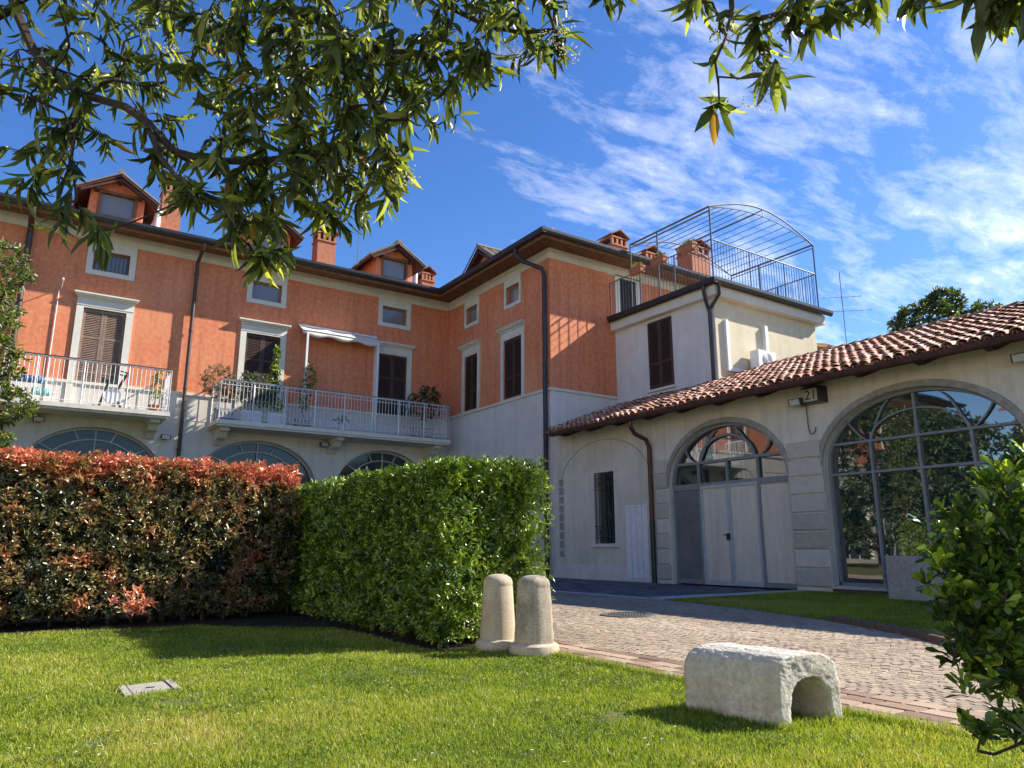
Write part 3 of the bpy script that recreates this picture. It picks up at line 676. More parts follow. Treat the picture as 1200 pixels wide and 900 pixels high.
dormer(24.75, 15.3, .9, 11.4, 12.62, 13.3, 24.35, 25.15, 11.7, 12.4, facing='x')
# chimneys
def chimney(x, y, z0, z1, hw, hd, cap=True):
    mb = MB(); mb.box(x-hw, x+hw, y-hd, y+hd, z0, z1-.42)
    for sx_ in (-1, -.33, .33, 1):
        for sy_ in (-1, 1):
            xx = x+sx_*(hw-.05); yy = y+sy_*(hd-.05); mb.box(xx-.05, xx+.05, yy-.05, yy+.05, z1-.42, z1-.12)
    mb.box(x-hw-.04, x+hw+.04, y-hd-.04, y+hd+.04, z1-.46, z1-.40); mb.box(x-hw-.02, x+hw+.02, y-hd-.02, y+hd+.02, z1-.12, z1-.06)
    c_ = mb.build('chimney', MT['terracotta'], apt)
    mb = MB(); mb.box(x-hw+.1, x+hw-.1, y-hd+.1, y+hd-.1, z1-.42, z1-.13); mb.build('flue', MT['dark'], c_)
    mb = MB(); mb.prism([(x-hw-.1, z1-.06), (x, z1+.22), (x+hw+.1, z1-.06), (x+hw+.1, z1-.01), (x, z1+.28), (x-hw-.1, z1-.01)], lambda a, b_, d: (a, y+d, b_), -hd-.08, hd+.08)
    mb.build('chimney_cap', MT['rooftile'], c_)
chimney(3.38, 27.5, 11.4, 14.0, .33, .33); chimney(9.2, 27.5, 11.4, 13.5, .38, .33); chimney(14.1, 28, 11.4, 13.0, .3, .3)
chimney(19.15, 21, 11.5, 13.35, .42, .38); chimney(19.9, 19.8, 11.3, 12.45, .38, .3); chimney(22.8, 20, 11.3, 13.45, .55, .42); chimney(7.6, 28.4, 11.4, 13.6, .33, .33)
# roof light / metal hood beside the first dormer
mb = MB(); mb.tube([(2.95, 27.2, 11.6), (2.95, 27.2, 12.6)], .12, 12); mb.lathe([(.2, 0), (.2, .05), (0, .2)], (2.95, 27.2, 12.6), 12); mb.tube([(13.4, 27.6, 11.5), (13.4, 27.6, 12.75)], .1, 12); mb.build('metal_flue', MT['white'], apt, smooth=True)

# ================================================================ TERRACE ANNEX
XT, YN, XT2 = 17.0, 14.2, 22.15
ann = thing('terrace_annex', (19.5, 16.4, 0), 'square annex with cream sunny side, grey shaded side and railed roof terrace', 'building')
mb = MB(); mb.holed(rect(YN, YE-.005, 0, 8.45), [rect(15.98, 17.06, 6.0, 8.3)], FX(XT), .15); mb.build('grey_wall', MT['grey_wall'], ann)
mb = MB(); mb.holed(rect(XT, XT2, 0, 8.45), [], FY(YN), .15); mb.add([(XT2, YN, 0), (XT2, YE, 0), (XT2, YE, 8.45), (XT2, YN, 8.45)], [(0,1,2,3)]); mb.build('cream_wall', MT['cream'], ann)
mb = MB(); mb.box(XT-.24, XT2+.24, YN-.24, YE-.03, 8.40, 8.72); mb.build('cornice', MT['trim'], ann)
mb = MB(); mb.box(XT-.33, XT2+.33, YN-.33, YE-.03, 8.80, 8.86); mb.build('terrace_floor', MT['concrete'], ann)
mb = MB(); gut((XT-.29, YN-.45, 8.78), (XT-.29, YE-.1, 8.78), (-1, 0, 0)); gut((XT-.43, YN-.29, 8.78), (XT2+.43, YN-.29, 8.78), (0, -1, 0)); mb.build('gutter', MT['gutter'], ann)
for a0, a1 in ((15.985, 16.517), (16.523, 17.055)):
    mb = MB(); louvre_leaf(mb, FX(XT), a0, a1, 6.02, 8.29, -.035); mb.build('shutter', MT['shut2'], ann)
mb = MB(); bxf(mb, FX(XT), 15.95, 17.09, 5.98, 8.32, .09, .12); mb.build('window_back', MT['dark'], ann)
mb = MB(); bxf(mb, FX(XT), 15.9, 17.14, 5.9, 5.98, -.1, .02); mb.build('window_sill', MT['trim'], ann)
mb = MB(); mb.tube([(XT-.38, YN+.05, 8.72), (XT-.38, YN+.05, 8.5), (XT-.2, YN+.12, 8.2), (XT-.09, YN+.12, 7.95), (XT-.09, YN+.12, 5.5)], .055, 10); mb.tube([(XT-.2, YN-.38, 8.72), (XT-.1, YN-.3, 8.4), (XT-.12, YN+.05, 8.05)], .055, 10)
mb.build('downpipe', MT['black'], ann, smooth=True)
# terrace railing
mb = MB(); x0, x1, y0, y1, zf, H = XT-.26, XT2-.1, YN-.26, YE-.08, 8.86, 1.3
def trun(p, q, npost):
    p, q = np.array(p), np.array(q); L_ = np.linalg.norm(q-p); d = (q-p)/L_
    P3 = lambda t, z: (p[0]+d[0]*t, p[1]+d[1]*t, zf+z)
    mb.tube([P3(0, H), P3(L_, H)], .02, 6); mb.tube([P3(0, .08), P3(L_, .08)], .015, 5)
    nb = int(L_/.135)
    for k in range(nb+1): mb.tube([P3(L_*k/nb, .08), P3(L_*k/nb, H)], .011, 4, False)
    for k in range(npost+1): mb.tube([P3(L_*k/npost, 0), P3(L_*k/npost, H)], .022, 6)
trun((x0, y0), (x0, y1), 3); trun((x0, y0), (x1, y0), 3); trun((x1, y0), (x1, y1), 3)
mb.build('terrace_railing', MT['iron'], ann)
# arched pergola frame
mb = MB(); zt = 11.25; yb = 17.5
for y in (y0, 16.2, yb):
    for x in (x0, x1): mb.tube([(x, y, 8.86), (x, y, zt)], .028, 6)
for y in (y0, yb):
    mb.tube([(x0+(x1-x0)*t, y, zt+.62*math.sin(math.pi*t)) for t in np.linspace(0, 1, 19)], .024, 6)
    mb.tube([(x0+(x1-x0)*t, y, zt+.36*math.sin(math.pi*t)) for t in np.linspace(0, 1, 15)], .014, 5)
    mb.tube([((x0+x1)/2, y, zt+.36), ((x0+x1)/2, y, zt+.62)], .014, 5)
    mb.tube([(x0, y, zt), (x0+.35, y, zt+.02), (x0+.6, y, zt+.15)], .012, 5)
for t in np.linspace(0, 1, 15):
    x = x0+(x1-x0)*t; z = zt+.36*math.sin(math.pi*t); mb.tube([(x, y0, z), (x, yb, z)], .012 if 0 < t < 1 else .035, 5)
mb.tube([(x0, y0, zt-.12), (x0, yb, zt-.12)], .018, 5); mb.tube([(x1, y0, zt-.12), (x1, yb, zt-.12)], .018, 5)
mb.tube([((x0+x1)/2, y0, zt+.6), ((x0+x1)/2, yb, zt+.6)], .02, 5)
mb.build('pergola_frame', MT['iron'], ann)
mb = MB(); bxf(mb, FY(YE), 17.25, 18.05, 8.87, 10.5, -.03, .02); mb.build('terrace_door', MT['dark'], apt)
mb = MB(); bxf(mb, FY(YE), 17.03, 17.25, 8.87, 10.6, -.05, .02); bxf(mb, FY(YE), 18.05, 18.3, 8.87, 10.6, -.05, .02); bxf(mb, FY(YE), 17.25, 18.05, 10.5, 10.6, -.05, .02); mb.build('door_surround', MT['trim'], apt)
# conduits on the cream wall
mb = MB(); mb.box(17.38, 17.50, YN-.09, YN, 6.25, 7.75); mb.box(17.38, 18.3, YN-.088, YN-.002, 6.13, 6.25); mb.build('cable_duct', MT['white'], ann)
mb = MB(); mb.box(19.22, 19.36, YN-.12, YN, 6.75, 7.85); mb.build('cable_duct', MT['white'], ann)
ac = thing('air_conditioner', (18.82, YN-.25, 6.28), 'white air conditioner unit on the sunny cream wall', 'air conditioner')
mb = MB(); mb.box(18.4, 19.25, YN-.42, YN-.1, 6.3, 6.88); mb.build('casing', MT['white'], ac)
mb = MB(); mb.tube([(18.83, YN-.425, 6.59), (18.83, YN-.432, 6.59)], .23, 24)
for k in range(8): mb.tube([(18.83+.03*k*math.cos(t), YN-.436, 6.59+.03*k*math.sin(t)) for t in np.linspace(0, 2*math.pi, 20)], .004, 4, False)
for k in range(7): mb.box(18.397, 18.4, YN-.38, YN-.14, 6.4+.06*k, 6.42+.06*k)
mb.build('fan_grille', MT['white'], ac)
mb = MB(); mb.box(18.5, 18.54, YN-.42, YN, 6.26, 6.299); mb.box(19.1, 19.14, YN-.42, YN, 6.26, 6.299); mb.build('bracket', MT['iron'], ac)

# ================================================================ LOW TILED OUTBUILDING
low = thing('tiled_outbuilding', (14.1, 9.0, 0), 'low plastered outbuilding with clay tile roof and large arched openings', 'building')
f3 = FX(XW)
G = (11.83, 1.80, 2.45, 1.44); B = (7.22, 1.93, 2.6, 1.33); B2 = (1.5, 1.93, 2.6, 1.33)
mb = MB()
mb.holed(rect(-5, YE-.002, -.05, 4.62), [arch(G[0], G[1], .0, G[2], G[3]), arch(*[B[0], B[1], .14, B[2], B[3]]), arch(B2[0], B2[1], .14, B2[2], B2[3]), rect(15.75, 16.62, 1.02, 3.05)], f3, .28)
mb.add([(XW, -5, 0), (23, -5, 0), (23, -5, 4.6), (18.6, -5, 6.2), (XW, -5, 4.6)], [(0,1,2,3,4)]); mb.add([(23, -5, 0), (23, 14.1, 0), (23, 14.1, 4.6), (23, -5, 4.6)], [(0,1,2,3)])
mb.build('plaster_wall', MT['low_wall'], low)
# plinth and grey dado, blind arch line, exposed bricks
mb = MB(); bxf(mb, f3, 14.1, 18.55, -.05, .42, -.025, .01); mb.build('plinth', MT['grey_wall'], low)
mb = MB(); pts = [(a, b_) for a, b_ in arcline(16.25, 1.95, 2.75, 1.25, 26)]
mb.strip([(a, b_) for a, b_ in pts], [(16.25+(a-16.25)*1.012, b_+.018) for a, b_ in pts], f3, -.012, .01); mb.build('blind_arch_moulding', MT['stone'], low)
mb = MB()
for k in range(9): z = .62+k*.27; bxf(mb, f3, 18.10, 18.32, z, z+.20+.03*random.random(), -.012, .01)
mb.build('exposed_bricks', MT['stone'], low)
# piers of rusticated stone
mb = MB()
MT['quoin'] = tinted('rusticated_stone_blocks', [(0, (.34, .31, .26)), (.5, (.50, .455, .39)), (1, (.66, .61, .53))], bscale=16, bump=1.0, noise=.6)
for k in range(8):
    z = .10+k*.385
    mb.cham(XW-.045, XW+.02, 9.17, 10.01, z, z+.365, .03, tint=random.uniform(.2, .8))
    mb.box(XW-.03, XW+.26, 9.155, 9.17, z, z+.365, random.uniform(.2, .8))
mb.build('stone_pier', MT['quoin'], low)
mb = MB()
for k in range(8):
    z = .10+k*.385
    mb.cham(XW-.045, XW+.02, 13.66, 14.12, z, z+.365, .03, tint=random.uniform(.2, .8))
mb.build('stone_pier', MT['quoin'], low)
mb = MB()
for (c, r, zs, rz) in (G, B):
    mb.strip(arcline(c, r, zs, rz, 30), arcline(c, r+.13, zs, rz+.13, 30), f3, -.035, .01)
    mb.strip(arcline(c, r+.005, zs, rz+.005, 30), arcline(c, r+.045, zs, rz+.045, 30), f3, -.055, -.034)
mb.build('arch_moulding', MT['stone'], low)
# garage doors
g0, g1 = G[0]-G[1], G[0]+G[1]
mb = MB(); mb.prism(arch(G[0], G[1]+.01, 2.45, 2.46, G[3]), f3, .20, .21); ggl = mb.build('fanlight', MT['glass'], low)
mb = MB()
for z in (2.45, 3.0): bxf(mb, f3, g0, g1, z-.035, z+.035, .12, .19)
for k in (1, 2, 3): a = g0+k*(g1-g0)/4; bxf(mb, f3, a-.03, a+.03, 2.485, 2.965, .125, .185)
mb.strip(arcline(G[0], .80, 3.0, .58), arcline(G[0], .86, 3.0, .64), f3, .125, .18)
for s_ in (-1, 1):                                   # interlaced outer arcs
    pth = [(G[0]+s_*(.83+.55*math.sin(t)*.9), 3.0+.52*(1-math.cos(t))) for t in np.linspace(0, 1.35, 10)]
    mb.strip([(a-.022, b_) for a, b_ in pth], [(a+.022, b_) for a, b_ in pth], f3, .13, .17)
    pth = [(G[0]+s_*(.83-.60*t), 3.0+.78*math.sin(t*1.5)) for t in np.linspace(0, .9, 10)]
    mb.strip([(a-.02, b_) for a, b_ in pth], [(a+.02, b_) for a, b_ in pth], f3, .132, .168)
mb.strip(arcline(G[0], G[1]-.07, G[2], G[3]-.07, 30), arcline(G[0], G[1]+.01, G[2], G[3]+.01, 30), f3, .11, .195)
mb.build('frame', MT['frame'], ggl)
leafs = [(g0+.03, g0+.93, 'beigepanel'), (g0+.93, g0+1.80, 'beigepanel'), (g0+1.80, g0+2.67, 'beigepanel'), (g0+2.67, g1-.03, 'greypanel')]
for i, (a0, a1, mt) in enumerate(leafs):
    mb = MB(); bxf(mb, f3, a0+.05, a1-.05, .13, 2.36, .155, .175); dl = mb.build('door_leaf', MT[mt], low)
    if mt == 'greypanel': dl['label'] = 'dark grey door leaf'
    mb = MB()
    for q in ((a0+.004, a0+.06, .03, 2.415), (a1-.06, a1-.004, .03, 2.415), (a0+.06, a1-.06, .03, .14), (a0+.06, a1-.06, 2.34, 2.415)): bxf(mb, f3, *q, .12, .18)
    mb.build('leaf_frame', MT['frame'] if mt == 'greypanel' or i == 0 else MT['lightframe'], dl)
    if i == 2:
        mb = MB(); bxf(mb, f3, a0+.0, a0+.10, 1.08, 1.24, .09, .12); mb.tube([(XW+.06, a0+.05, 1.2), (XW+.06, a0+.17, 1.2)], .012, 6); mb.build('handle', MT['black'], dl)
# large arched windows
for (c, r, zs, rz), z0 in ((B, .14), (B2, .14)):
    mb = MB(); mb.prism(arch(c, r+.01, z0, zs, rz+.01), f3, .24, .25); gl = mb.build('arched_window', MT['glass'], low)
    mb = MB()
    for k in (-1, 0, 1):
        a = c+k*.965; zt_ = zs+rz-.05 if k == 0 else 3.0
        bxf(mb, f3, a-.024, a+.024, z0, zt_, .17, .232)
    for z in (2.40, 3.03):
        hw = r if z <= zs else r*math.sqrt(1-((z-zs)/rz)**2); bxf(mb, f3, c-hw, c+hw, z-.024, z+.024, .167, .235)
    bxf(mb, f3, c-r, c+r, z0, z0+.07, .16, .236)
    def arcstrip(cc, zz0, ra, rb, a0, a1):
        pi_ = [(cc-(ra-.015)*math.cos(t), zz0+(rb-.015)*math.sin(t)) for t in np.linspace(a0, a1, 16)]
        po_ = [(cc-(ra+.015)*math.cos(t), zz0+(rb+.015)*math.sin(t)) for t in np.linspace(a0, a1, 16)]
        mb.strip(pi_, po_, f3, .175, .228)
    arcstrip(c, 3.0, .965, .56, 0, math.pi)
    for s_ in (-1, 1):
        o_ = c+s_*.965
        pth = [(o_+s_*(.55*math.sin(t)), 3.0+.48*(1-math.cos(t))+.35*math.sin(t)) for t in np.linspace(0, 1.1, 10)]
        mb.strip([(a-.02, b_) for a, b_ in pth], [(a+.02, b_) for a, b_ in pth], f3, .178, .225)
        pth = [(o_-s_*(.46*t), 3.0+.82*math.sin(1.35*t)) for t in np.linspace(0, 1.0, 10)]
        mb.strip([(a-.02, b_) for a, b_ in pth], [(a+.02, b_) for a, b_ in pth], f3, .18, .223)
    mb.strip(arcline(c, r-.06, zs, rz-.06, 30), arcline(c, r+.01, zs, rz+.01, 30), f3, .16, .237)
    bxf(mb, f3, c-r, c-r+.06, z0, zs, .16, .237); bxf(mb, f3, c+r-.06, c+r, z0, zs, .16, .237)
    mb.build('frame', MT['frame'], gl)
    mb = MB(); bxf(mb, f3, c-r-.02, c+r+.02, .09, .15, -.10, .16); mb.build('window_sill', MT['palestone'], gl)
    mb = MB(); bxf(mb, f3, c-r-.8, c+r+.02, -.05, .088, -.05, .02); mb.build('step', MT['kerb'], gl)
# barred window
mb = MB(); bxf(mb, f3, 15.74, 16.63, 1.01, 3.06, .2, .21); bw = mb.build('barred_window', MT['glass'], low)
mb = MB()
for q in ((15.64, 15.75, .98, 3.16), (16.62, 16.73, .98, 3.16), (15.75, 16.62, 3.05, 3.16)): bxf(mb, f3, *q, -.025, .01)
bxf(mb, f3, 15.6, 16.77, .92, .99, -.08, .02); mb.build('surround', MT['trim'], bw)
mb = MB()
for k in range(6): a = 15.83+k*.142; mb.tube([(XW-.02, a, 1.03), (XW-.02, a, 3.04)], .012, 5)
for z in (1.18, 1.5, 2.55, 2.88): mb.tube([(XW-.02, 15.76, z), (XW-.02, 16.61, z)], .011, 5)
for k in range(5):
    a = 15.90+k*.142
    for z in (1.34, 2.71): mb.tube([(XW-.02, a+.05*math.cos(t), z+.10*math.sin(t)) for t in np.linspace(0, 2*math.pi, 13)], .008, 4, False)
mb.build('grille', MT['black'], bw)
mb = MB(); bxf(mb, f3, 14.42, 15.28, .03, 2.04, -.05, .0)
sh = mb.build('board_shutter', MT['white'], low)
mb = MB()
for z in (.10, 1.97):
    for k in range(8): mb.tube([(XW-.052, 14.5+k*.1, z), (XW-.058, 14.5+k*.1, z)], .013, 8)
for k in range(1, 4): bxf(mb, f3, 14.42+.215*k-.004, 14.42+.215*k+.004, .03, 2.04, -.054, -.049)
mb.build('studs', MT['stone'], sh)
# roof
XE, ZE, XR, ZR = 13.3, 4.30, 18.6, 6.26
SLR = (ZR-ZE)/(XR-XE); ca = math.cos(math.atan(SLR)); sa = math.sin(math.atan(SLR))
Yr0, Yr1 = -5.5, YE-.05
YC = 17.62
def zroof(x): return ZE-.01+(x-XE)*SLR
mb = MB(); roof_slab(mb, (XE, Yr0, ZE-.01), (XE, YC, ZE-.01), (14.12, Yr1, zroof(14.12)), (14.12, Yr0, zroof(14.12)), .06); roof_slab(mb, (14.12, Yr0, zroof(14.12)), (14.12, Yr1, zroof(14.12)), (XR, Yr1, ZR-.01), (XR, Yr0, ZR-.01), .06)
roof_slab(mb, (XR, Yr0, ZR-.01), (XR, 14.15, ZR-.01), (24, 14.15, ZR-2.0), (24, Yr0, ZR-2.0), .06)
mb.build('roof_deck', MT['darkwood'], low)
def copp(mb, y, s0, L_, r0, r1, up, tint, lift):
    """tapered half-round tile, s along slope from eave; cover (up=1) or pan (up=-1)"""
    n = 6; vs = []
    for (s_, r, h) in ((s0, r0, lift), (s0+L_, r1, lift*.35)):
        for rr in (r, r-.014):
            for k in range(n+1):
                t = math.pi*k/n; oy = -rr*math.cos(t); oz = up*rr*.8*math.sin(t)
                x = XE-.06 + s_*ca - (oz+h)*sa; z = ZE-.02 + s_*sa + (oz+h)*ca
                vs.append((x, y+oy, z))
    m = n+1; fs = []
    for k in range(n):
        fs += [(k, k+1, 2*m+k+1, 2*m+k), (m+k, 3*m+k, 3*m+k+1, m+k+1), (k, m+k, m+k+1, k+1)]
    fs += [(0, 2*m, 3*m, m), (n, m+n, 3*m+n, 2*m+n)]
    mb.add(vs, fs, tint)
mb = MB(); Ls = (XR-XE)/ca; nc = 15; st = Ls/nc; wy = .215
for j in range(nc):
    for i in range(int((Yr1-Yr0)/wy)):
        y = Yr0+.1+i*wy
        if y > 14.4 and j*st*ca+XE > XT+.2: continue
        if y > YC + max(0, j*st*ca+.08)*1.35: continue
        jt = lambda s_: random.gauss(0, s_*(3 if random.random() < .06 else 1.3))
        mp_ = .35*mnoise0.noise(Vector((j*.45, y*.7, 4)))
        t1 = min(1, max(0, random.gauss(.58, .22)+mp_)); t2 = min(1, max(0, random.gauss(.32, .15)))
        copp(mb, y+wy/2+jt(.004), j*st+jt(.008), st+.07, .098, .082, -1, t2, .085+.01)
        copp(mb, y+jt(.006), j*st+jt(.012), st+.07, .105, .085, 1, t1, .075+jt(.006))
mb.build('roof_tiles', MT['tile'], low, smooth=True)
mb = MB()
for i in range(int((14.1-Yr0)/.36)):
    y = Yr0+i*.36; mb.tube([(XR+.02, y, ZR+.05), (XR+.02, y+.42, ZR+.02)], [.15, .125], 10, True, random.uniform(0, .4))
mb.build('ridge_tiles', MT['tile'], low, smooth=True)
mb = MB(); mb.box(XE-.02, XE+.015, Yr0, YC, ZE-.10, ZE-.02); gut((XE-.025, Yr0, ZE-.045), (XE-.025, YC, ZE-.045), (-1, 0, 0), .62); mb.build('gutter', MT['darkwood'], low)
y = Yr0+.3
while y < YC-.1:
    mb = MB(); mb.prism([(XE+.03, ZE-.08), (XW+.05, ZE-.08+SLR*.85), (XW+.05, ZE-.21+SLR*.85), (XE+.22, ZE-.12), (XE+.03, ZE-.10)], lambda a, b_, d: (a, y+d, b_), -.06, .06); y += 1.18
    mb.build('rafter', MT['darkwood'], low)
mb = MB(); mb.tube([(XE-.1, 14.05, ZE-.14), (XE-.1, 14.05, ZE-.28), (XE+.1, 14.1, ZE-.45), (XW-.2, 14.2, 3.75), (XW-.1, 14.2, 3.55), (XW-.1, 14.2, .0)], .06, 10)
mb.build('downpipe', MT['copper'], low, smooth=True)
mb = MB(); mb.tube([(XW-.1, 14.2, .0), (XW-.1, 14.2, 1.6)], .068, 10); mb.build('pipe_boot', MT['black'], low, smooth=True)

# lamps, house number
def flood(loc, facing, label, hook=False):
    t = thing('floodlight', loc, label, 'lamp', 'floodlights on the walls')
    x, y, z = loc
    if facing == 'x':
        f = lambda a, b_, c_: (x-c_, y+a, z+b_)
    else: f = lambda a, b_, c_: (x+a, y-c_, z+b_)
    def fr(u0, u1, v0, v1, w0, w1, mb):
        vs = [f(a, b_, c_) for c_ in (w0, w1) for a, b_ in ((u0, v0), (u1, v0), (u1, v1), (u0, v1))]; mb.add(vs, [(0,1,2,3),(7,6,5,4),(0,4,5,1),(1,5,6,2),(2,6,7,3),(3,7,4,0)])
    mb = MB(); vs = [f(-.13, .0, .12), f(.13, .0, .12), f(.13, .09, .12), f(-.13, .09, .12), f(-.15, -.07, .32), f(.15, -.07, .32), f(.15, .08, .36), f(-.15, .08, .36)]
    mb.add(vs, [(0,1,2,3),(7,6,5,4),(0,4,5,1),(1,5,6,2),(2,6,7,3),(3,7,4,0)]); mb.build('housing', MT['black'], t)
    mb = MB(); vs = [f(-.12, -.062, .333), f(.12, -.062, .333), f(.12, .062, .364), f(-.12, .062, .364)]; mb.add(vs, [(0,1,2,3)]); mb.build('lamp_glass', MT['lampglass'], t, )
    mb = MB(); fr(-.03, .03, -.02, .05, 0, .13, mb); fr(-.06, .06, -.05, .09, 0, .02, mb); mb.build('bracket', MT['iron'], t)
    return t
flood((XW, 9.48, 3.98), 'x', 'black floodlight under the tile roof beside the house number')
flood((XW, 5.1, 4.03), 'x', 'black floodlight above the right end of the large arched window')
flood((3.72, YL, 4.35), 'y', 'small floodlight beside the thin downpipe under the plain railed balcony')
flood((8.95, YL, 4.52), 'y', 'small floodlight between two arches under the ornate balcony')
flood((.25, YL, 4.6), 'y', 'small floodlight over the left end of the first ground floor arch')
hk = thing('wall_cable', (XW-.02, 9.40, 3.5), 'thin grey cable ending in a hook below the floodlight', 'cable')
mb = MB(); mb.tube([(XW-.03, 9.42, 3.95), (XW-.03, 9.41, 3.5), (XW-.03, 9.40, 3.38), (XW-.03, 9.36, 3.30), (XW-.03, 9.30, 3.30), (XW-.03, 9.24, 3.36), (XW-.03, 9.23, 3.44)], .012, 6); mb.build('cord', MT['iron'], hk)
sg = thing('house_number_sign', (XW-.15, 9.13, 4.02), 'small lit-box house number sign reading 21 under the eave', 'sign')
mb = MB(); mb.box(XW-.26, XW-.0, 8.90, 8.98, 3.93, 4.27); mb.box(XW-.26, XW, 8.98, 9.36, 3.93, 3.955); mb.box(XW-.26, XW, 8.98, 9.36, 4.245, 4.27); mb.box(XW-.2, XW, 8.98, 9.35, 3.956, 4.244); mb.build('box', MT['black'], sg)
MT['signface'] = plain('yellowed_sign_face', (.50, .50, .40), .4)
mb = MB(); mb.box(XW-.215, XW-.201, 8.985, 9.34, 3.96, 4.24); mb.build('face', MT['signface'], sg)
cu = bpy.data.curves.new('digits', 'FONT'); cu.body = '21'; cu.size = .29; cu.extrude = .002; cu.align_x = 'CENTER'; cu.align_y = 'CENTER'
tmp = bpy.data.objects.new('digits', cu); scene.collection.objects.link(tmp)
dg = bpy.context.evaluated_depsgraph_get(); me = bpy.data.meshes.new_from_object(tmp.evaluated_get(dg)); bpy.data.objects.remove(tmp)
me.materials.clear(); me.materials.append(MT['black']); dob = link(bpy.data.objects.new('digits', me), sg)
dob.rotation_euler = (R(90), 0, R(-90)); dob.location = Vector((XW-.219, 9.165, 4.10)) - sg.location

# unseen house added to bounce light onto the shaded walls (left of and behind the viewpoint; the arched window mirrors it)
nb = thing('unseen_fill_house', (-15, -4, 0), 'unseen long pale plastered house added opposite the outbuilding to bounce light', 'building')
MT['fill_house'] = mottled('pale_fill_plaster', (.74, .69, .60), (.82, .78, .69), scale=2.5, bump=.2, bscale=50)
NX = -14.0; f3 = lambda a, b_, d: (NX-d, a, b_)
hs_ = [rect(c-.55, c+.55, z0_, z0_+1.9) for c in range(-24, 16, 4) for z0_ in (1.2, 4.9)]
mb = MB(); mb.holed(rect(-27, 16.5, 0, 8.0), hs_, f3, .2); mb.add([(NX, 16.5, 0), (-22, 16.5, 0), (-22, 16.5, 8), (NX, 16.5, 8)], [(0,1,2,3)]); mb.build('wall', MT['fill_house'], nb)
mb = MB()
for h_ in hs_: bxf(mb, f3, h_[0][0], h_[1][0], h_[0][1], h_[2][1], .15, .18)
mb.build('window_panes', MT['glass'], nb)
mb = MB(); roof_slab(mb, (NX+.7, -27.5, 7.95), (NX+.7, 17, 7.95), (-18.5, 17, 9.4), (-18.5, -27.5, 9.4)); mb.build('roof', MT['rooftile'], nb)

# ================================================================ smaller things
# concrete block by the window
mb = MB(); mb.prism([(13.0, 6.42), (13.95, 6.42), (13.95, 7.62), (13.45, 7.68), (13.0, 7.4)], lambda a, b_, d: (a, b_, d), -.02, .76)
pl = mb.build('concrete_block', MT['concrete']); 
tag(pl, 'rough grey concrete block on the shaded grass before the arched window', 'block')
# distant house roof, chimney cowl
dh = thing('distant_house', (27, 14, 0), 'distant house roof just visible beyond the cream annex', 'building')
mb = MB(); mb.box(24.5, 34, 15.5, 22, 0, 8.1); mb.build('wall', MT['grey_wall'], dh)
mb = MB(); mb.add([(24, 15, 8.1), (34.5, 15, 8.1), (34.5, 19, 9.3), (24, 19, 9.3)], [(0,1,2,3)])
for i in range(50): mb.tube([(24+.21*i, 15.0, 8.16), (24+.21*i, 19, 9.36)], .07, 6, True, random.random())
mb.build('roof', MT['tile'], dh)
ck = thing('chimney_stack', (24.6, 12.6, 0), 'small grey chimney stack poking above the tiled ridge', 'chimney')
mb = MB(); mb.box(24.2, 25.0, 12.3, 12.9, 0, 7.75); mb.build('stack', MT['concrete'], ck)
mb = MB(); mb.prism([(12.1, 7.75), (12.6, 8.1), (13.1, 7.75)], lambda a, b_, d: (24.6+d, a, b_), -.55, .55); mb.build('cowl', MT['gutter'], ck)
an = thing('tv_antenna', (27.0, 16, 7), 'thin television antenna mast beyond the tiled roof', 'antenna')
mb = MB(); mb.tube([(27, 16, 7), (27, 16, 12.0)], .016, 6); mb.build('mast', MT['iron'], an)
mb = MB()
for z, L_ in ((10.9, .9), (10.3, 1.3)):
    mb.tube([(27-L_*.6, 16+L_*.6, z), (27+L_*.6, 16-L_*.6, z)], .009, 4)
    for k in np.linspace(-.9, .9, 7): mb.tube([(27+k*L_*.6-.15, 16-k*L_*.6-.15, z), (27+k*L_*.6+.15, 16-k*L_*.6+.15, z)], .005, 4)
mb.build('aerial', MT['iron'], an)
an2 = thing('tv_antenna', (11.0, 28.4, 12), 'short thin aerial rising behind the dormer near the inner corner', 'antenna')
mb = MB(); mb.tube([(11.0, 28.4, 11.5), (11.0, 28.4, 14.6)], .018, 5); mb.tube([(10.8, 28.4, 14.3), (11.2, 28.4, 14.3)], .008, 4); mb.build('mast', MT['iron'], an2)

# bollards
def bollard(x, y, r0, H, label, mat):
    t = thing('stone_bollard', (x, y, 0), label, 'bollard', 'stone bollards at the lawn corner')
    ring = [(.0, -.02), (r0*1.24, -.02), (r0*1.27, .01), (r0*1.27, .055), (r0*1.23, .085), (r0*1.12, .10), (r0*1.02, .105)]
    mb = MB(); mb.lathe(ring[1:], (x, y, 0), 48); mb.build('base_ring', MT['granite'], t, smooth=True)
    rt = r0*.84; mb = MB()
    prof = [(r0*1.0, .09), (r0*.985, .18), (r0*.93, H*.5), (rt*1.01, H-.115), (rt*.985, H-.105), (rt*.985, H-.095), (rt*1.0, H-.088), (rt*.97, H-.055), (rt*.86, H-.03), (rt*.6, H-.008), (rt*.3, H), (rt*.05, H+.002)]
    mb.lathe(prof, (x, y, 0), 48); mb.build('shaft', mat, t, smooth=True)
    return t
bollard(3.74+.125, 5.22+.19, .172, .665, 'granite bollard nearer the driveway, darker stained top', MT['granite_top'])
bollard(3.60+.15, 5.56+.25, .160, .665, 'granite bollard against the green hedge, paler with thinner shaft', MT['granite'])

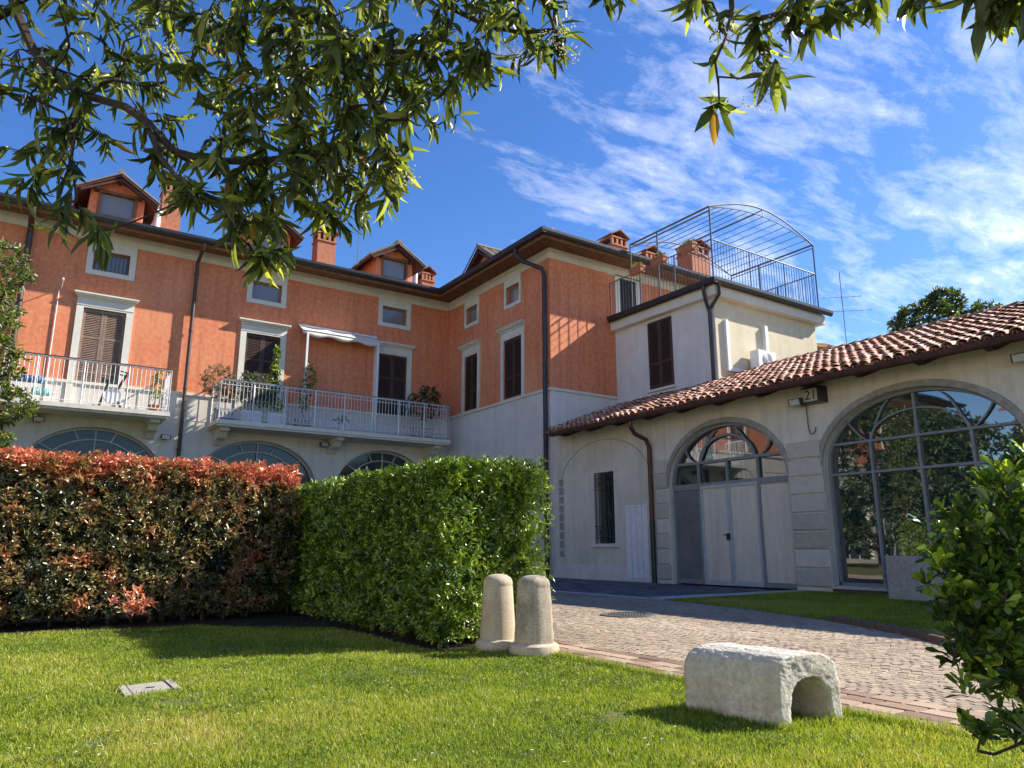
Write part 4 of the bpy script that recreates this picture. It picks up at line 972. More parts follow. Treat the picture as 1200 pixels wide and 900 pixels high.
# inverted stone trough
A_ = np.array([3.33, 2.53]); Lv = np.array([3.21, 3.08])-A_; Rv = np.array([3.745, 2.46])-A_
Ltr = .61; Lu = np.array([-.06, .998]); Wt = .47; Ru = np.array([.995, -.10]); Ht = .365
tr = thing('stone_trough', (*(A_+Lu*.3+Ru*.2), 0), 'upturned rough white stone trough with arched opening on the lawn edge', 'trough')
import bmesh
def trough_mesh():
    prof = [(0, 0), (0, .20), (.008, .27), (.03, .32), (.07, .35), (.13, .366), (Wt-.12, .360), (Wt-.06, .342), (Wt-.02, .305), (Wt-.004, .24), (Wt, .15), (Wt, 0)]
    inn = [(Wt-.085, 0), (Wt-.088, .10), (Wt-.105, .17), (Wt-.15, .225), (Wt*.5+.03, .25), (Wt*.5-.03, .25), (.15, .225), (.10, .17), (.082, .10), (.08, 0)]
    f3 = lambda a, b_, d: (A_[0]+Ru[0]*a+Lu[0]*d, A_[1]+Ru[1]*a+Lu[1]*d, b_-.01)
    mb = MB(); depth_in = .5; outl = prof + inn
    flat = [Vector((a, b_, 0)) for a, b_ in outl]; tris = geometry.tessellate_polygon([flat])
    mb.add([f3(a, b_, 0) for a, b_ in outl], tris)
    n = len(prof); mb.add([f3(a, b_, 0) for a, b_ in prof]+[f3(a, b_, Ltr) for a, b_ in prof], [(i, i+1, n+i+1, n+i) for i in range(n-1)])
    mb.add([f3(a, b_, Ltr) for a, b_ in prof], [tuple(range(n))])
    n = len(inn); mb.add([f3(a, b_, 0) for a, b_ in inn]+[f3(a, b_, depth_in) for a, b_ in inn], [(i, i+1, n+i+1, n+i) for i in range(n-1)])
    mb.add([f3(a, b_, depth_in) for a, b_ in inn], [tuple(range(n))])
    return mb
tb = trough_mesh().build('trough_block', MT['trough'], tr)
bm = bmesh.new(); bm.from_mesh(tb.data); bmesh.ops.remove_doubles(bm, verts=bm.verts, dist=.0008); bmesh.ops.triangulate(bm, faces=bm.faces)
for _ in range(5):
    es = [e for e in bm.edges if e.calc_length() > .022]
    if not es: break
    bmesh.ops.subdivide_edges(bm, edges=es, cuts=1); bmesh.ops.triangulate(bm, faces=bm.faces)
bmesh.ops.recalc_face_normals(bm, faces=bm.faces); bm.normal_update()
bmesh.ops.smooth_vert(bm, verts=bm.verts, factor=.5, use_axis_x=True, use_axis_y=True, use_axis_z=True)
bmesh.ops.smooth_vert(bm, verts=bm.verts, factor=.5, use_axis_x=True, use_axis_y=True, use_axis_z=True)
bm.normal_update()
from mathutils import noise as mnoise
for v_ in bm.verts:
    d = .010*mnoise.noise(v_.co*7) + .0045*mnoise.noise(v_.co*24) + .003*mnoise.noise(v_.co*70)
    pit = mnoise.noise(v_.co*38+Vector((5, 2, 1)))
    if pit > .35: d -= .007*(pit-.35)/.4
    v_.co += v_.normal*d
bm.to_mesh(tb.data); bm.free(); tb.data.polygons.foreach_set('use_smooth', [True]*len(tb.data.polygons))

# lid in the lawn, manhole
MT['palecon'] = mottled('pale_concrete', (.26, .24, .20), (.40, .37, .31), scale=14, bump=.4, bscale=70, big=(6, (.26, .24, .18), .5))
ic = thing('inspection_cover', (.88, 5.66, 0), 'pale rectangular concrete inspection cover set in the lawn', 'cover')
u_ = np.array([.34, .065]); v2_ = np.array([.0, .40])
def lidpiece(mb, t0, t1, z):
    o_ = np.array([.70, 5.31]); q = [o_+u_*t0, o_+u_*t1, o_+u_*t1+v2_, o_+u_*t0+v2_]
    mb.add([(*p_, 0) for p_ in q]+[(*p_, z) for p_ in q], [(0,1,5,4),(1,2,6,5),(2,3,7,6),(3,0,4,7),(4,5,6,7)])
mb = MB(); lidpiece(mb, 0, .13, .014); lidpiece(mb, .87, 1, .014); lidpiece(mb, .13, .87, .009); mb.build('slab', MT['palecon'], ic)
mb = MB(); lidpiece(mb, .131, .146, .0145); lidpiece(mb, .854, .869, .0145); mb.box(.85, .90, 5.53, 5.55, .0085, .013); mb.build('joint', MT['black'], ic)
mh = thing('manhole_cover', (7.04, 7.69, 0), 'round cast iron manhole cover in the cobbled driveway', 'manhole cover')
mb = MB(); mb.lathe([(.36, 0), (.36, .024), (.31, .026), (.31, .018), (.01, .018)], (7.04, 7.69, 0), 40)
for i in range(-5, 6):
    for j in range(-5, 6):
        if i*i+j*j < 24: mb.box(7.04+i*.055-.016, 7.04+i*.055+.016, 7.69+j*.055-.016, 7.69+j*.055+.016, .0182, .025)
mb.build('lid', MT['iron'], mh)

# ================================================================ vegetation
def grow(trunk_nodes, tips, sag=.04, r_tip=.0035, expo=.42, rmax=.09):
    """connect each tip to the nearest branch point; returns polylines with radii"""
    nodes = [np.array(q, float) for q in trunk_nodes['p']]; par = list(trunk_nodes['par']); forced = dict(trunk_nodes.get('r', {}))
    arr = np.array(nodes); order = np.argsort([np.min(np.linalg.norm(arr-t, axis=1)) for t in tips]); tipidx = []
    for ti in order:
        t = tips[ti]; arr = np.array(nodes); dd = np.linalg.norm(arr-t, axis=1)
        i = int(np.argmin(dd + .0)); L_ = dd[i]; cur = i; ns = max(2, min(6, int(L_/.10)+1)); off = rng.normal(size=3)*L_*.10
        a = nodes[i]
        for k in range(1, ns+1):
            f = k/ns; q = a+(t-a)*f + off*math.sin(math.pi*f) + np.array([0, 0, -sag*math.sin(math.pi*f)*L_*0 + .25*L_*math.sin(math.pi*f)*.4])
            nodes.append(q if k < ns else t); par.append(cur); cur = len(nodes)-1
        tipidx.append((ti, cur))
    n = len(nodes); cnt = np.zeros(n)
    for _, i in tipidx:
        while i >= 0: cnt[i] += 1; i = par[i]
    rad = r_tip*np.maximum(cnt, 1)**expo; rad = np.minimum(rad, rmax)
    for k, v_ in forced.items(): rad[k] = max(rad[k], v_) if k < n else v_
    tipdir = np.zeros((len(tips), 3))
    for ti, i in tipidx: tipdir[ti] = nodes[i]-nodes[par[i]]
    return nodes, par, rad, tipdir
def branch_mesh(nodes, par, rad, name, mat, parent, nseg=5):
    mb = MB()
    for i, p_ in enumerate(par):
        if p_ < 0: continue
        a, b_ = nodes[p_], nodes[i]
        if np.linalg.norm(a-b_) < 1e-4: continue
        mb.tube([a, b_], [min(rad[p_], rad[i]*1.6), rad[i]], nseg if rad[i] > .006 else 4, False)
    return mb.build(name, mat, parent, smooth=True, normals=False)
def chain(specs):
    """specs: list of polylines [(pts), parent_ref or None] -> node dict"""
    P, par = [], []
    for pts, ref in specs:
        prev = -1 if ref is None else ref
        for q in pts:
            P.append(np.array(q, float)); par.append(prev); prev = len(P)-1
    return {'p': P, 'par': par}
def ell(c, r, n, shell=.0):
    v_ = rdir(n)*(shell+(1-shell)*rng.random((n, 1)))**(1/3); return np.array(c)+v_*np.array(r)

# ---- overhanging tree (trunk stands left of the view, limbs reach across it)
tb_ = np.array([-1.55, 1.9, 0.0])
ovt = thing('overhanging_tree', tuple(tb_), 'evergreen tree with drooping leaves hanging over the lawn into the top of view', 'tree')
T0 = [tb_, tb_+[.02, .03, .9], tb_+[.08, .05, 1.7], tb_+[.2, .12, 2.5], tb_+[.35, .2, 3.2], tb_+[.6, .2, 3.9]]
sk = [(T0, None)]
def ref(P, pt): return int(np.argmin([np.linalg.norm(q-pt) for q in P]))
limbs = [
 [at(-60, -160, 3.7), at(-5, -60, 3.6), at(18, 10, 3.5), at(40, 60, 3.45), at(62, 88, 3.4), at(100, 112, 3.3), at(148, 126, 3.2), at(172, 143, 3.15), at(186, 180, 3.05), at(205, 205, 3.0)],
 [at(172, 143, 3.15), at(205, 178, 3.1), at(245, 188, 3.1), at(300, 190, 3.05), at(360, 181, 3.0)],
 [at(-80, 60, 3.4), at(0, 108, 3.3), at(40, 116, 3.25), at(75, 132, 3.2), at(88, 160, 3.1), at(80, 200, 3.0)],
 [at(100, 112, 3.3), at(98, 128, 3.25), at(86, 150, 3.2), at(84, 190, 3.1), at(90, 235, 3.0)],
 [at(205, 205, 3.0), at(235, 225, 2.95), at(265, 240, 2.9), at(290, 262, 2.85)],
 [at(60, -260, 3.7), at(180, -120, 3.6), at(260, -60, 3.4), at(330, 0, 3.3), at(390, 35, 3.2), at(450, 60, 3.1), at(500, 62, 3.0)],
 [at(180, -120, 3.6), at(350, -120, 3.4), at(470, -60, 3.2), at(530, 10, 3.0), at(570, 30, 2.95), at(610, 38, 2.9), at(650, 35, 2.85)],
 [at(350, -120, 3.4), at(390, 20, 3.2), at(412, 60, 3.1), at(418, 90, 3.0), at(440, 125, 2.95)],
 [at(500, -100, 3.1), at(700, -160, 2.8), at(840, -120, 2.55), at(856, -30, 2.5), at(858, 10, 2.5), at(850, 45, 2.5), at(838, 72, 2.5), at(842, 100, 2.5), at(843, 125, 2.5)],
 [at(856, 20, 2.5), at(890, 22, 2.45), at(930, 12, 2.4), at(990, 2, 2.35)],
 [at(842, 90, 2.5), at(870, 92, 2.45), at(905, 88, 2.4)],
 [at(840, -120, 2.55), at(1000, -110, 2.3), at(1130, -60, 2.1), at(1190, -10, 2.0)],
]
for lb in limbs:
    allp = [q for pts, _ in sk for q in pts]
    j = ref(allp, lb[0])
    sk.append((lb if np.linalg.norm(allp[j]-lb[0]) > 1e-6 else lb[1:], j))
nd = chain(sk)
clus = [((60, 30), 3.4, .42, 46), ((165, 0), 3.6, .42, 44), ((280, 20), 3.4, .48, 70), ((380, 40), 3.2, .46, 72), ((480, 35), 3.05, .38, 56), ((565, 30), 2.95, .30, 34), ((630, 18), 2.85, .19, 18),
        ((330, 135), 3.2, .36, 52), ((420, 140), 3.0, .32, 44), ((495, 105), 3.0, .2, 15), ((20, 130), 3.2, .26, 22), ((60, 185), 3.1, .16, 10), ((255, 205), 3.05, .22, 20), ((305, 262), 2.9, .15, 12), ((395, 215), 2.85, .2, 18), ((440, 205), 2.85, .12, 8),
        ((200, 90), 3.5, .28, 14), ((120, 70), 3.6, .3, 20), ((88, 255), 2.95, .10, 4), ((125, 275), 2.6, .05, 2), ((340, 290), 2.85, .06, 3),
        ((350, 200), 3.0, .24, 30), ((270, 240), 2.95, .2, 18), ((300, 60), 3.2, .35, 30), ((440, 90), 3.05, .3, 24), ((395, 250), 2.85, .10, 7), ((310, 300), 2.85, .07, 4), ((225, 150), 3.3, .25, 12), ((100, 150), 3.3, .2, 10), ((40, 215), 3.0, .10, 5), ((170, 185), 3.2, .13, 6), ((540, 80), 2.9, .16, 10), ((460, 210), 2.8, .08, 5), ((0, -100), 3.4, .5, 26), ((150, -160), 3.5, .5, 26), ((320, -150), 3.4, .5, 26), ((480, -140), 3.2, .5, 22), ((620, -120), 3.0, .4, 14), ((-150, 20), 3.3, .6, 26), ((-180, -150), 3.6, .7, 26),
        ((905, 30), 2.4, .13, 7), ((945, 10), 2.4, .10, 5), ((903, 88), 2.4, .035, 2), ((843, 130), 2.5, .035, 2), ((838, 70), 2.5, .04, 2), ((850, 0), 2.5, .06, 3), ((1000, -5), 2.3, .08, 3), ((1080, -45), 2.2, .08, 4), ((1150, -25), 2.05, .06, 3), ((1195, -15), 2.0, .05, 3), ((880, 45), 2.45, .05, 4), ((975, 15), 2.35, .07, 6), ((1040, -12), 2.25, .07, 6), ((1085, -15), 2.2, .05, 4), ((1130, -5), 2.0, .045, 5), ((1165, 5), 1.95, .04, 5), ((1195, 10), 1.9, .04, 5), ((1060, 5), 2.2, .03, 2), ((720, -12), 2.8, .05, 4), ((820, -5), 2.5, .05, 3), ((710, -30), 2.8, .06, 2), ((740, -90), 2.8, .15, 5)]
tips = np.concatenate([ell(at(p_[0], p_[1], D), (r, r, r*.92), n) for p_, D, r, n in clus])
tips = tips[(tips[:, 2] > 1.2) & (rng.random(len(tips)) < .93)]
nodes, par, rad, tdir = grow(nd, tips, r_tip=.0028, expo=.36, rmax=.10)
for i in range(len(T0)): rad[i] = max(rad[i], .13-.012*i)
k0 = len(T0)
for i in range(k0, k0+10): rad[i] = max(rad[i], .026-.0018*(i-k0))
branch_mesh(nodes, par, rad, 'branches', MT['twig'], ovt)
mb = MB(); mb.tube(T0, [.16, .13, .12, .11, .09, .07], 12); mb.build('trunk', MT['bark'], ovt, smooth=True)
tdir = unit(unit(tdir)+np.array([0, 0, -.35]))
P, D, Nn, L_, W_ = whorls(tips, tdir, 6, .116, .0235, droop=.8, spread=.75, jit=.32, back=.10)
tint = np.clip(rng.beta(1.6, 2.4, len(P))*.98, 0, .94); tint[rng.random(len(P)) < .05] = .9; tint[rng.random(len(P)) < .008] = 1
scatter('leaves', T_BIG, P, D, Nn, L_, W_, tint, LM['over'], ovt)
# a few single larger leaves near the lens side
lf = [((60, 300), 2.6, (-.5, .1, -.5)), ((118, 315), 2.6, (-.05, .1, -1)), ((150, 300), 2.55, (.1, .1, -1)), ((833, 165), 2.5, (0, 0, -1)), ((1125, 15), 1.95, (-.2, .1, -.9)), ((1150, -15), 1.95, (0, .1, -1)), ((1180, 0), 1.9, (.1, .1, -1)), ((1195, 10), 1.9, (.1, 0, -1)), ((895, 100), 2.4, (.1, 0, -1)), ((880, 110), 2.4, (-.2, 0, -1)), ((905, 90), 2.4, (.7, 0, -.8)), ((812, 130), 2.5, (-.5, 0, -.6))]
P = np.array([at(q[0], q[1], D_) for q, D_, _ in lf])
nar = np.array(nodes[len(T0):]); P = np.array([nar[np.argmin(np.linalg.norm(nar-q, axis=1))] for q in P]);   # each grows from the nearest twig
D = np.array([d for _, _, d in lf], float)
scatter('leaves', T_BIG, P, D, unit(np.array([[-.5, -.8, .3]])+rng.normal(size=(len(P), 3))*.3), np.full(len(P), .13), np.full(len(P), .036), np.array([.3, .25, .3, 1, .3, .35, .3, .3, .7, .5, .6, .3]), LM['over'], ovt)
# blossom heads
fl = [(660, 30, 2.85), (665, 60, 2.85), (450, 205, 2.8), (415, 195, 2.85), (475, 205, 2.8), (565, 75, 2.95), (250, 20, 3.4), (200, 60, 3.5), (890, 118, 2.4), (850, 40, 2.5), (915, 25, 2.4), (380, 100, 3.1), (290, 270, 2.9), (640, 50, 2.85), (430, 220, 2.8), (345, 60, 3.3), (600, 60, 2.9), (900, 75, 2.4)]
FP = np.concatenate([ell(at(*q), (.06, .06, .045), 70) for q in fl]); n = len(FP)
scatter('blossom', T_SM, FP, rdir(n), rdir(n), np.full(n, .008), np.full(n, .008), rng.random(n), LM['flower'], ovt)

# ---- hedges
def hedge(name, faces, mat, tfun, parent, dens, L, W, k=6, tm=T_MID, lname='foliage', spr=.85):
    """faces: list of (origin, u, v, normal) patches; tfun(P)->tint"""
    allP = []
    for o_, u_, v_, n_, thick in faces:
        o_, u_, v_, n_ = map(lambda q: np.array(q, float), (o_, u_, v_, n_)); area = np.linalg.norm(np.cross(u_, v_)); n = int(area*dens)
        a = rng.random((n, 1)); b_ = rng.random((n, 1)); dep = rng.random((n, 1))**1.6*thick
        P0 = o_+u_*a+v_*b_
        bump = np.array([.05*mnoise.noise(Vector(q)*2.2) + .085*mnoise.noise(Vector(q)*7.5) for q in P0]).reshape(-1, 1)
        P0 = P0 + n_*(bump-dep)
        dirs = unit(n_*1.0 + np.array([0, 0, .7]) + rng.normal(size=(n, 3))*.55)
        allP.append((P0, dirs, dep))
    P0 = np.concatenate([q[0] for q in allP]); dirs = np.concatenate([q[1] for q in allP]); dep = np.concatenate([q[2] for q in allP])[:, 0]
    P, D, Nn, L_, W_ = whorls(P0, dirs, k, L, W, droop=-.05, spread=spr, jit=.3, back=.04)
    t = np.repeat(tfun(P0, dep), k) + rng.normal(size=len(P))*.09
    return scatter(lname, tm, P, D, Nn, L_, W_, t, mat, parent)
gh = thing('green_hedge', (3.9, 8.2, 0), 'tall clipped bright green hedge behind the stone bollards', 'hedge')
gx0, gx1, gy0, gy1, gz = 3.32, 4.55, 6.06, 13.2, 1.75
def tg(P0, dep):
    clump = np.array([mnoise.noise(Vector(q)*7) for q in P0])
    return .60 + .34*clump
fcs = [((gx0, gy0, .06), (gx1-gx0, .34, 0), (0, 0, gz-.09), (.27, -.96, 0), .30), ((gx0, gy0, .06), (0, gy1-gy0, 0), (0, 0, gz-.09), (-1, 0, 0), .25),
       ((gx1, gy0, .12), (0, gy1-gy0, 0), (0, 0, gz-.15), (1, 0, 0), .25), ((gx0, gy0, gz), (gx1-gx0, 0, 0), (0, gy1-gy0, 0), (0, 0, 1), .25)]
hedge('g', fcs, LM['laurel'], tg, gh, 820, .064, .022)
def stems(parent, x0, x1, y0, y1, n, z1):
    mb = MB()
    for i in range(n):
        x = random.uniform(x0, x1); y = random.uniform(y0, y1); dx, dy = random.gauss(0, .12), random.gauss(0, .12)
        mb.tube([(x, y, -.02), (x+dx*.3, y+dy*.3, z1*.3), (x+dx, y+dy, z1*.75)], [.022, .017, .01], 6)
        for k in range(4):
            zz_ = random.uniform(.15, z1*.6); a = random.uniform(0, 6.28); mb.tube([(x+dx*zz_, y+dy*zz_, zz_), (x+.25*math.cos(a), y+.25*math.sin(a), zz_+.3)], [.009, .005], 4, False)
    return mb.build('stems', MT['bark'], parent, smooth=True, normals=False)
stems(gh, gx0+.25, gx1-.25, gy0+.25, gy1, 60, 1.7)
n = 5200; Pi = np.stack([rng.uniform(gx0+.2, gx1-.2, n), rng.uniform(gy0+.2, gy1-.1, n), rng.uniform(.12, 1.62, n)], 1)
P, D, Nn, L_, W_ = whorls(Pi, rdir(n), 5, .075, .036, spread=.9)
scatter('inner_foliage', T_SM, P, D, Nn, L_, W_, np.clip(rng.normal(.60, .16, len(P)), 0, 1), LM['laurel'], gh)
rh = thing('red_hedge', (-.5, 10.5, 0), 'tall clipped hedge with red new leaves along the back of the lawn', 'hedge')
rx0, rx1, ry0, ry1, rz_ = -4.5, 3.2, 9.95, 11.1, 1.97
def trd(P0, dep):
    clump = np.array([mnoise.noise(Vector(q)*3.4) + .5*mnoise.noise(Vector(q)*9) for q in P0])
    top = np.clip((P0[:, 2]-1.62)/.3, 0, 1)
    return .34 + .42*clump + .42*top
fcs = [((rx0, ry0-.55, .16), (rx1-rx0, .72, 0), (0, 0, rz_-.18), (.1, -1, 0), .30), ((rx1, ry0+.1, .3), (0, ry1-ry0, 0), (0, 0, rz_-.32), (1, 0, 0), .22),
       ((rx0, ry1, .04), (rx1-rx0, 0, 0), (0, 0, rz_-.06), (0, 1, 0), .15), ((rx0, ry0-.55, rz_), (rx1-rx0, .72, 0), (0, ry1-ry0, 0), (0, 0, 1), .22)]
hedge('r', fcs, LM['photinia'], trd, rh, 600, .074, .025)
# a stray low shoot at the front
Ps = ell((1.25, 9.72, .28), (.22, .14, .16), 26); P, D, Nn, L_, W_ = whorls(Ps, np.tile([0, -.6, .6], (26, 1)), 7, .085, .028)
scatter('low_shoot', T_MID, P, D, Nn, L_, W_, rng.uniform(.55, 1, len(P)), LM['photinia'], rh)
stems(rh, rx0+.2, rx1-.2, ry0+.25, ry1-.2, 70, 1.8)
n = 7000; Pi = np.stack([rng.uniform(rx0+.2, rx1-.2, n), rng.uniform(ry0+.2, ry1-.15, n), rng.uniform(.10, 1.82, n)], 1)
P, D, Nn, L_, W_ = whorls(Pi, rdir(n), 5, .085, .036, spread=.9)
scatter('inner_foliage', T_SM, P, D, Nn, L_, W_, np.clip(rng.normal(.30, .16, len(P)), 0, 1), LM['photinia'], rh)

# ---- right-hand bush, close
bc = at(1235, 800, 2.85); bb = np.array([bc[0], bc[1], 0.])
bush = thing('evergreen_bush', tuple(bb), 'glossy round-leaved evergreen bush at the near right of the lawn', 'bush')
Bs = [bb, bb+[-.02, .01, .18], bb+[-.03, .03, .4], bb+[-.02, .04, .7], bb+[0, .04, 1.0]]
sk = [(Bs, None), ([at(1215, 862, 2.78), at(1190, 874, 2.75), at(1165, 884, 2.72), at(1146, 880, 2.7)], 1), ([at(1200, 820, 2.75), at(1180, 760, 2.75)], 1)]
nd = chain(sk)
clus = [((1185, 585), 2.85, .13, 34), ((1150, 640), 2.85, .17, 46), ((1200, 660), 2.85, .24, 80), ((1180, 730), 2.8, .20, 62), ((1195, 800), 2.8, .18, 50), ((1155, 790), 2.75, .08, 16), ((1130, 720), 2.8, .09, 14), ((1120, 760), 2.75, .05, 5), ((1185, 850), 2.75, .08, 8), ((1150, 850), 2.7, .05, 5), ((1150, 690), 2.8, .15, 40), ((1165, 760), 2.75, .13, 34), ((1120, 660), 2.8, .08, 12),
        ((1260, 620), 2.85, .25, 60), ((1280, 740), 2.85, .3, 80), ((1100, 655), 2.8, .04, 4), ((1088, 680), 2.8, .02, 2), ((1080, 608), 2.85, .012, 1), ((1125, 610), 2.85, .07, 8), ((1165, 560), 2.9, .06, 7), ((1198, 540), 2.9, .06, 7), ((1095, 720), 2.75, .02, 2), ((1125, 800), 2.7, .02, 2), ((1130, 850), 2.7, .03, 3)]
tips = np.concatenate([ell(at(p_[0], p_[1], D_), (r, r, r), n) for p_, D_, r, n in clus]); tips = tips[tips[:, 2] > .12]
nodes, par, rad, tdir = grow(nd, tips, r_tip=.0028, expo=.34, rmax=.03)
branch_mesh(nodes, par, rad, 'stems', MT['twig'], bush)
tdir = unit(unit(tdir)*.7+np.array([-.1, 0, .8])+rng.normal(size=tdir.shape)*.25)
P, D, Nn, L_, W_ = whorls(tips, tdir, 9, .064, .023, droop=-.1, spread=.75, jit=.22, back=.045)
tint = np.clip(np.repeat(rng.normal(.50, .20, len(tips)), 9)+rng.normal(size=len(P))*.12, 0, 1)
scatter('leaves', T_OBO, P, D, Nn, L_, W_, tint, LM['pitto'], bush)

# ---- trees elsewhere
def tree(name, base, H, blobs, nt_, label, mat, L, W, k=7, trunk_r=.12, group=None, tb=(.35, .25)):
    base = np.array(base, float); t = thing(name, tuple(base), label, 'tree', group)
    nodes0 = [base+np.array([.05*math.sin(z*2), .05*math.cos(z*1.7), 0])+[0, 0, z] for z in np.linspace(0, H*.8, 7)]
    tips = np.concatenate([ell(base+np.array(c), r, int(nt_*w_), .35) for c, r, w_ in blobs])
    nodes, par, rad, td = grow({'p': nodes0, 'par': [-1, 0, 1, 2, 3, 4, 5]}, tips, r_tip=.006, expo=.4, rmax=trunk_r)
    for i in range(7): rad[i] = max(rad[i], trunk_r*(1-.12*i))
    mb = MB(); mb.tube(nodes[:7], list(rad[:7]), 10); mb.build('trunk', MT['bark'], t, smooth=True)
    br_par = [-1 if i < 7 else p_ for i, p_ in enumerate(par)]
    branch_mesh(nodes, br_par, rad, 'limbs', MT['bark'], t, 4)
    P, D, Nn, L_, W_ = whorls(tips, unit(td)+[0, 0, .3], k, L, W, droop=.15, spread=.85, jit=.4, back=.12)
    scatter('crown', T_SM if L < .12 else T_MID, P, D, Nn, L_, W_, np.clip(rng.normal(tb[0], tb[1], len(P)), 0, 1), mat, t)
    return t
lb = at(-58, 640, 12.2); lb[2] = 0
tree('leafy_tree', lb, 6.2, [((.05, .1, 5.9), (.55, .5, .55), 1.2), ((-.1, 0, 5.0), (.62, .55, .6), 1.5), ((.1, 0, 4.2), (.6, .5, .45), 1.2), ((.25, -.1, 3.4), (.72, .5, .4), 1.5), ((.1, 0, 2.7), (.6, .5, .35), 1.0), ((-.1, 0, 2.1), (.4, .4, .3), .6)], 120,
     'slender leafy evergreen tree at the far left before the facade', LM['ivy'], .12, .045, tb=(.68, .25))
tree('evergreen_tree', (25.2, 11.0, 0), 8.8, [((-.9, .6, 8.1), (1.1, 1.1, .8), 1.3), ((.5, -.5, 8.1), (.9, .9, .7), .8), ((-.3, .2, 8.95), (.6, .6, .45), .5), ((0, 0, 6.8), (1.5, 1.5, .8), 1.0)], 230,
     'round dark evergreen tree rising beyond the tiled roof ridge', LM['ivy'], .2, .075, tb=(.45, .25))
k_ = 0
for (x, y, h_, lab) in [(-4.6, 14.6, 6.8, 'lower round garden tree right behind the far end of the red hedge'), (-4.3, 19.0, 8.8, 'wide garden tree halfway between the red hedge and the orange facade'), (-5.2, 22.3, 4.2, 'low bushy tree directly before the orange facade'), (-11.5, 19.5, 8.5, 'tallest garden tree standing far left near the orange facade'), (-9.0, 12.5, 6.5, 'lower garden tree on the far left of the lawn'), (-15.0, 15.0, 8.0, 'outermost garden tree at the far left')]:
    tree('garden_tree', (x, y, 0), h_, [((0, 0, h_*.62), (2.0, 2.0, h_*.30), 1.5), ((.2, .3, h_*.22), (1.5, 1.5, h_*.18), .7), ((.9, .5, h_*.8), (1.3, 1.3, h_*.18), .8), ((-1, -.4, h_*.45), (1.2, 1.2, h_*.18), .7)], 330, lab, LM['ivy'], .24, .11, group='garden trees left of the view', tb=(.3, .2))

# ---- balcony planting
def shrub(name, base, blobs, nt_, label, mat, L, W, cat='plant', pot=None, k=6, tb=(.5, .25), group=None, potmat='terracotta', tm=T_SM):
    base = np.array(base, float); t = thing(name, tuple(base), label, cat, group)
    z0 = 0
    if pot:
        kind, a, b_, h_ = pot; z0 = h_; mb = MB()
        if kind == 'box': mb.box(base[0]-a, base[0]+a, base[1]-b_, base[1]+b_, base[2], base[2]+h_); mb.box(base[0]-a-.02, base[0]+a+.02, base[1]-b_-.02, base[1]+b_+.02, base[2]+h_-.05, base[2]+h_+.005)
        else: mb.lathe([(a*.7, 0), (a, h_-.05), (a*1.1, h_-.05), (a*1.1, h_), (a*.9, h_), (a*.85, h_-.04)], tuple(base), 20)
        mb.build('pot', MT[potmat], t)
    tips = np.concatenate([ell(base+np.array([0, 0, z0])+np.array(c), r, int(nt_*w_), .1) for c, r, w_ in blobs])
    st_ = [base+[0, 0, z0-.02], base+[0, 0, z0+.12]]
    nodes, par, rad, td = grow({'p': st_, 'par': [-1, 0]}, tips, r_tip=.003, expo=.35, rmax=.015)
    branch_mesh(nodes, par, rad, 'stems', MT['bark'], t, 4)
    P, D, Nn, L_, W_ = whorls(tips, unit(td)+[0, 0, .3], k, L, W, spread=.85, jit=.4, back=.05)
    scatter('foliage', tm, P, D, Nn, L_, W_, np.clip(rng.normal(tb[0], tb[1], len(P)), 0, 1), mat, t)
    return t
bz = 4.93; yb_ = YL-.95
shrub('potted_shrub', (5.3, yb_, bz), [((-.25, 0, .9), (.6, .35, .6), 1.3), ((.2, .1, .7), (.5, .3, .5), 1)], 150, 'brownish feathery shrub at the left corner of the ornate balcony', LM['olive'], .10, .02, pot=('box', .3, .16, .4), potmat='concrete', tb=(.55, .3), group='potted shrubs on the ornate balcony')
shrub('potted_shrub', (6.15, yb_, bz), [((0, 0, .85), (.6, .35, .6), 1.2), ((.2, 0, .5), (.6, .3, .35), .8)], 170, 'grey-green bushy shrub second from the left on the ornate balcony', LM['olive'], .08, .025, pot=('box', .3, .16, .4), potmat='white', tb=(.5, .3), group='potted shrubs on the ornate balcony')
shrub('potted_shrub', (6.95, yb_, bz), [((0, 0, .35), (.35, .25, .25), .6), ((-.1, 0, 1.1), (.28, .2, .75), 1), ((-.1, 0, 2.0), (.14, .12, .55), .6)], 90, 'tall narrow bright climber rising above the ornate balcony rail', LM['laurel'], .09, .045, pot=('box', .3, .16, .4), potmat='white', tb=(.7, .25), group='potted shrubs on the ornate balcony')
shrub('potted_shrub', (7.9, yb_, bz), [((0, 0, .9), (.3, .25, .7), 1), ((.15, 0, 1.5), (.25, .2, .5), .6)], 70, 'bright green climber beside the white awning post', LM['laurel'], .09, .045, pot=('box', .25, .16, .35), potmat='concrete', tb=(.65, .25), group='potted shrubs on the ornate balcony')
shrub('potted_shrub', (12.5, yb_, bz), [((0, 0, .85), (.9, .35, .55), 1.2), ((.3, 0, 1.4), (.5, .3, .35), .6)], 150, 'dark green spreading shrub at the right end of the ornate balcony', LM['ivy'], .10, .045, pot=('box', .4, .16, .4), potmat='concrete', tb=(.3, .2), group='potted shrubs on the ornate balcony')
shrub('potted_shrub', (9.3, yb_, bz), [((0, 0, .15), (.3, .2, .2), 1)], 30, 'low small plant with pink flowers midway along the ornate balcony', LM['ivy'], .06, .03, pot=('round', .14, 0, .26), potmat='white', tb=(.4, .2), group='potted shrubs on the ornate balcony')
shrub('potted_plant', (3.2, YL-1.0, 5.0), [((0, 0, .55), (.2, .18, .5), 1), ((.05, 0, 1.0), (.14, .12, .2), .3)], 60, 'yellow-green upright plant at the right end of the plain balcony', LM['laurel'], .08, .035, pot=('round', .17, 0, .22), tb=(.85, .15))
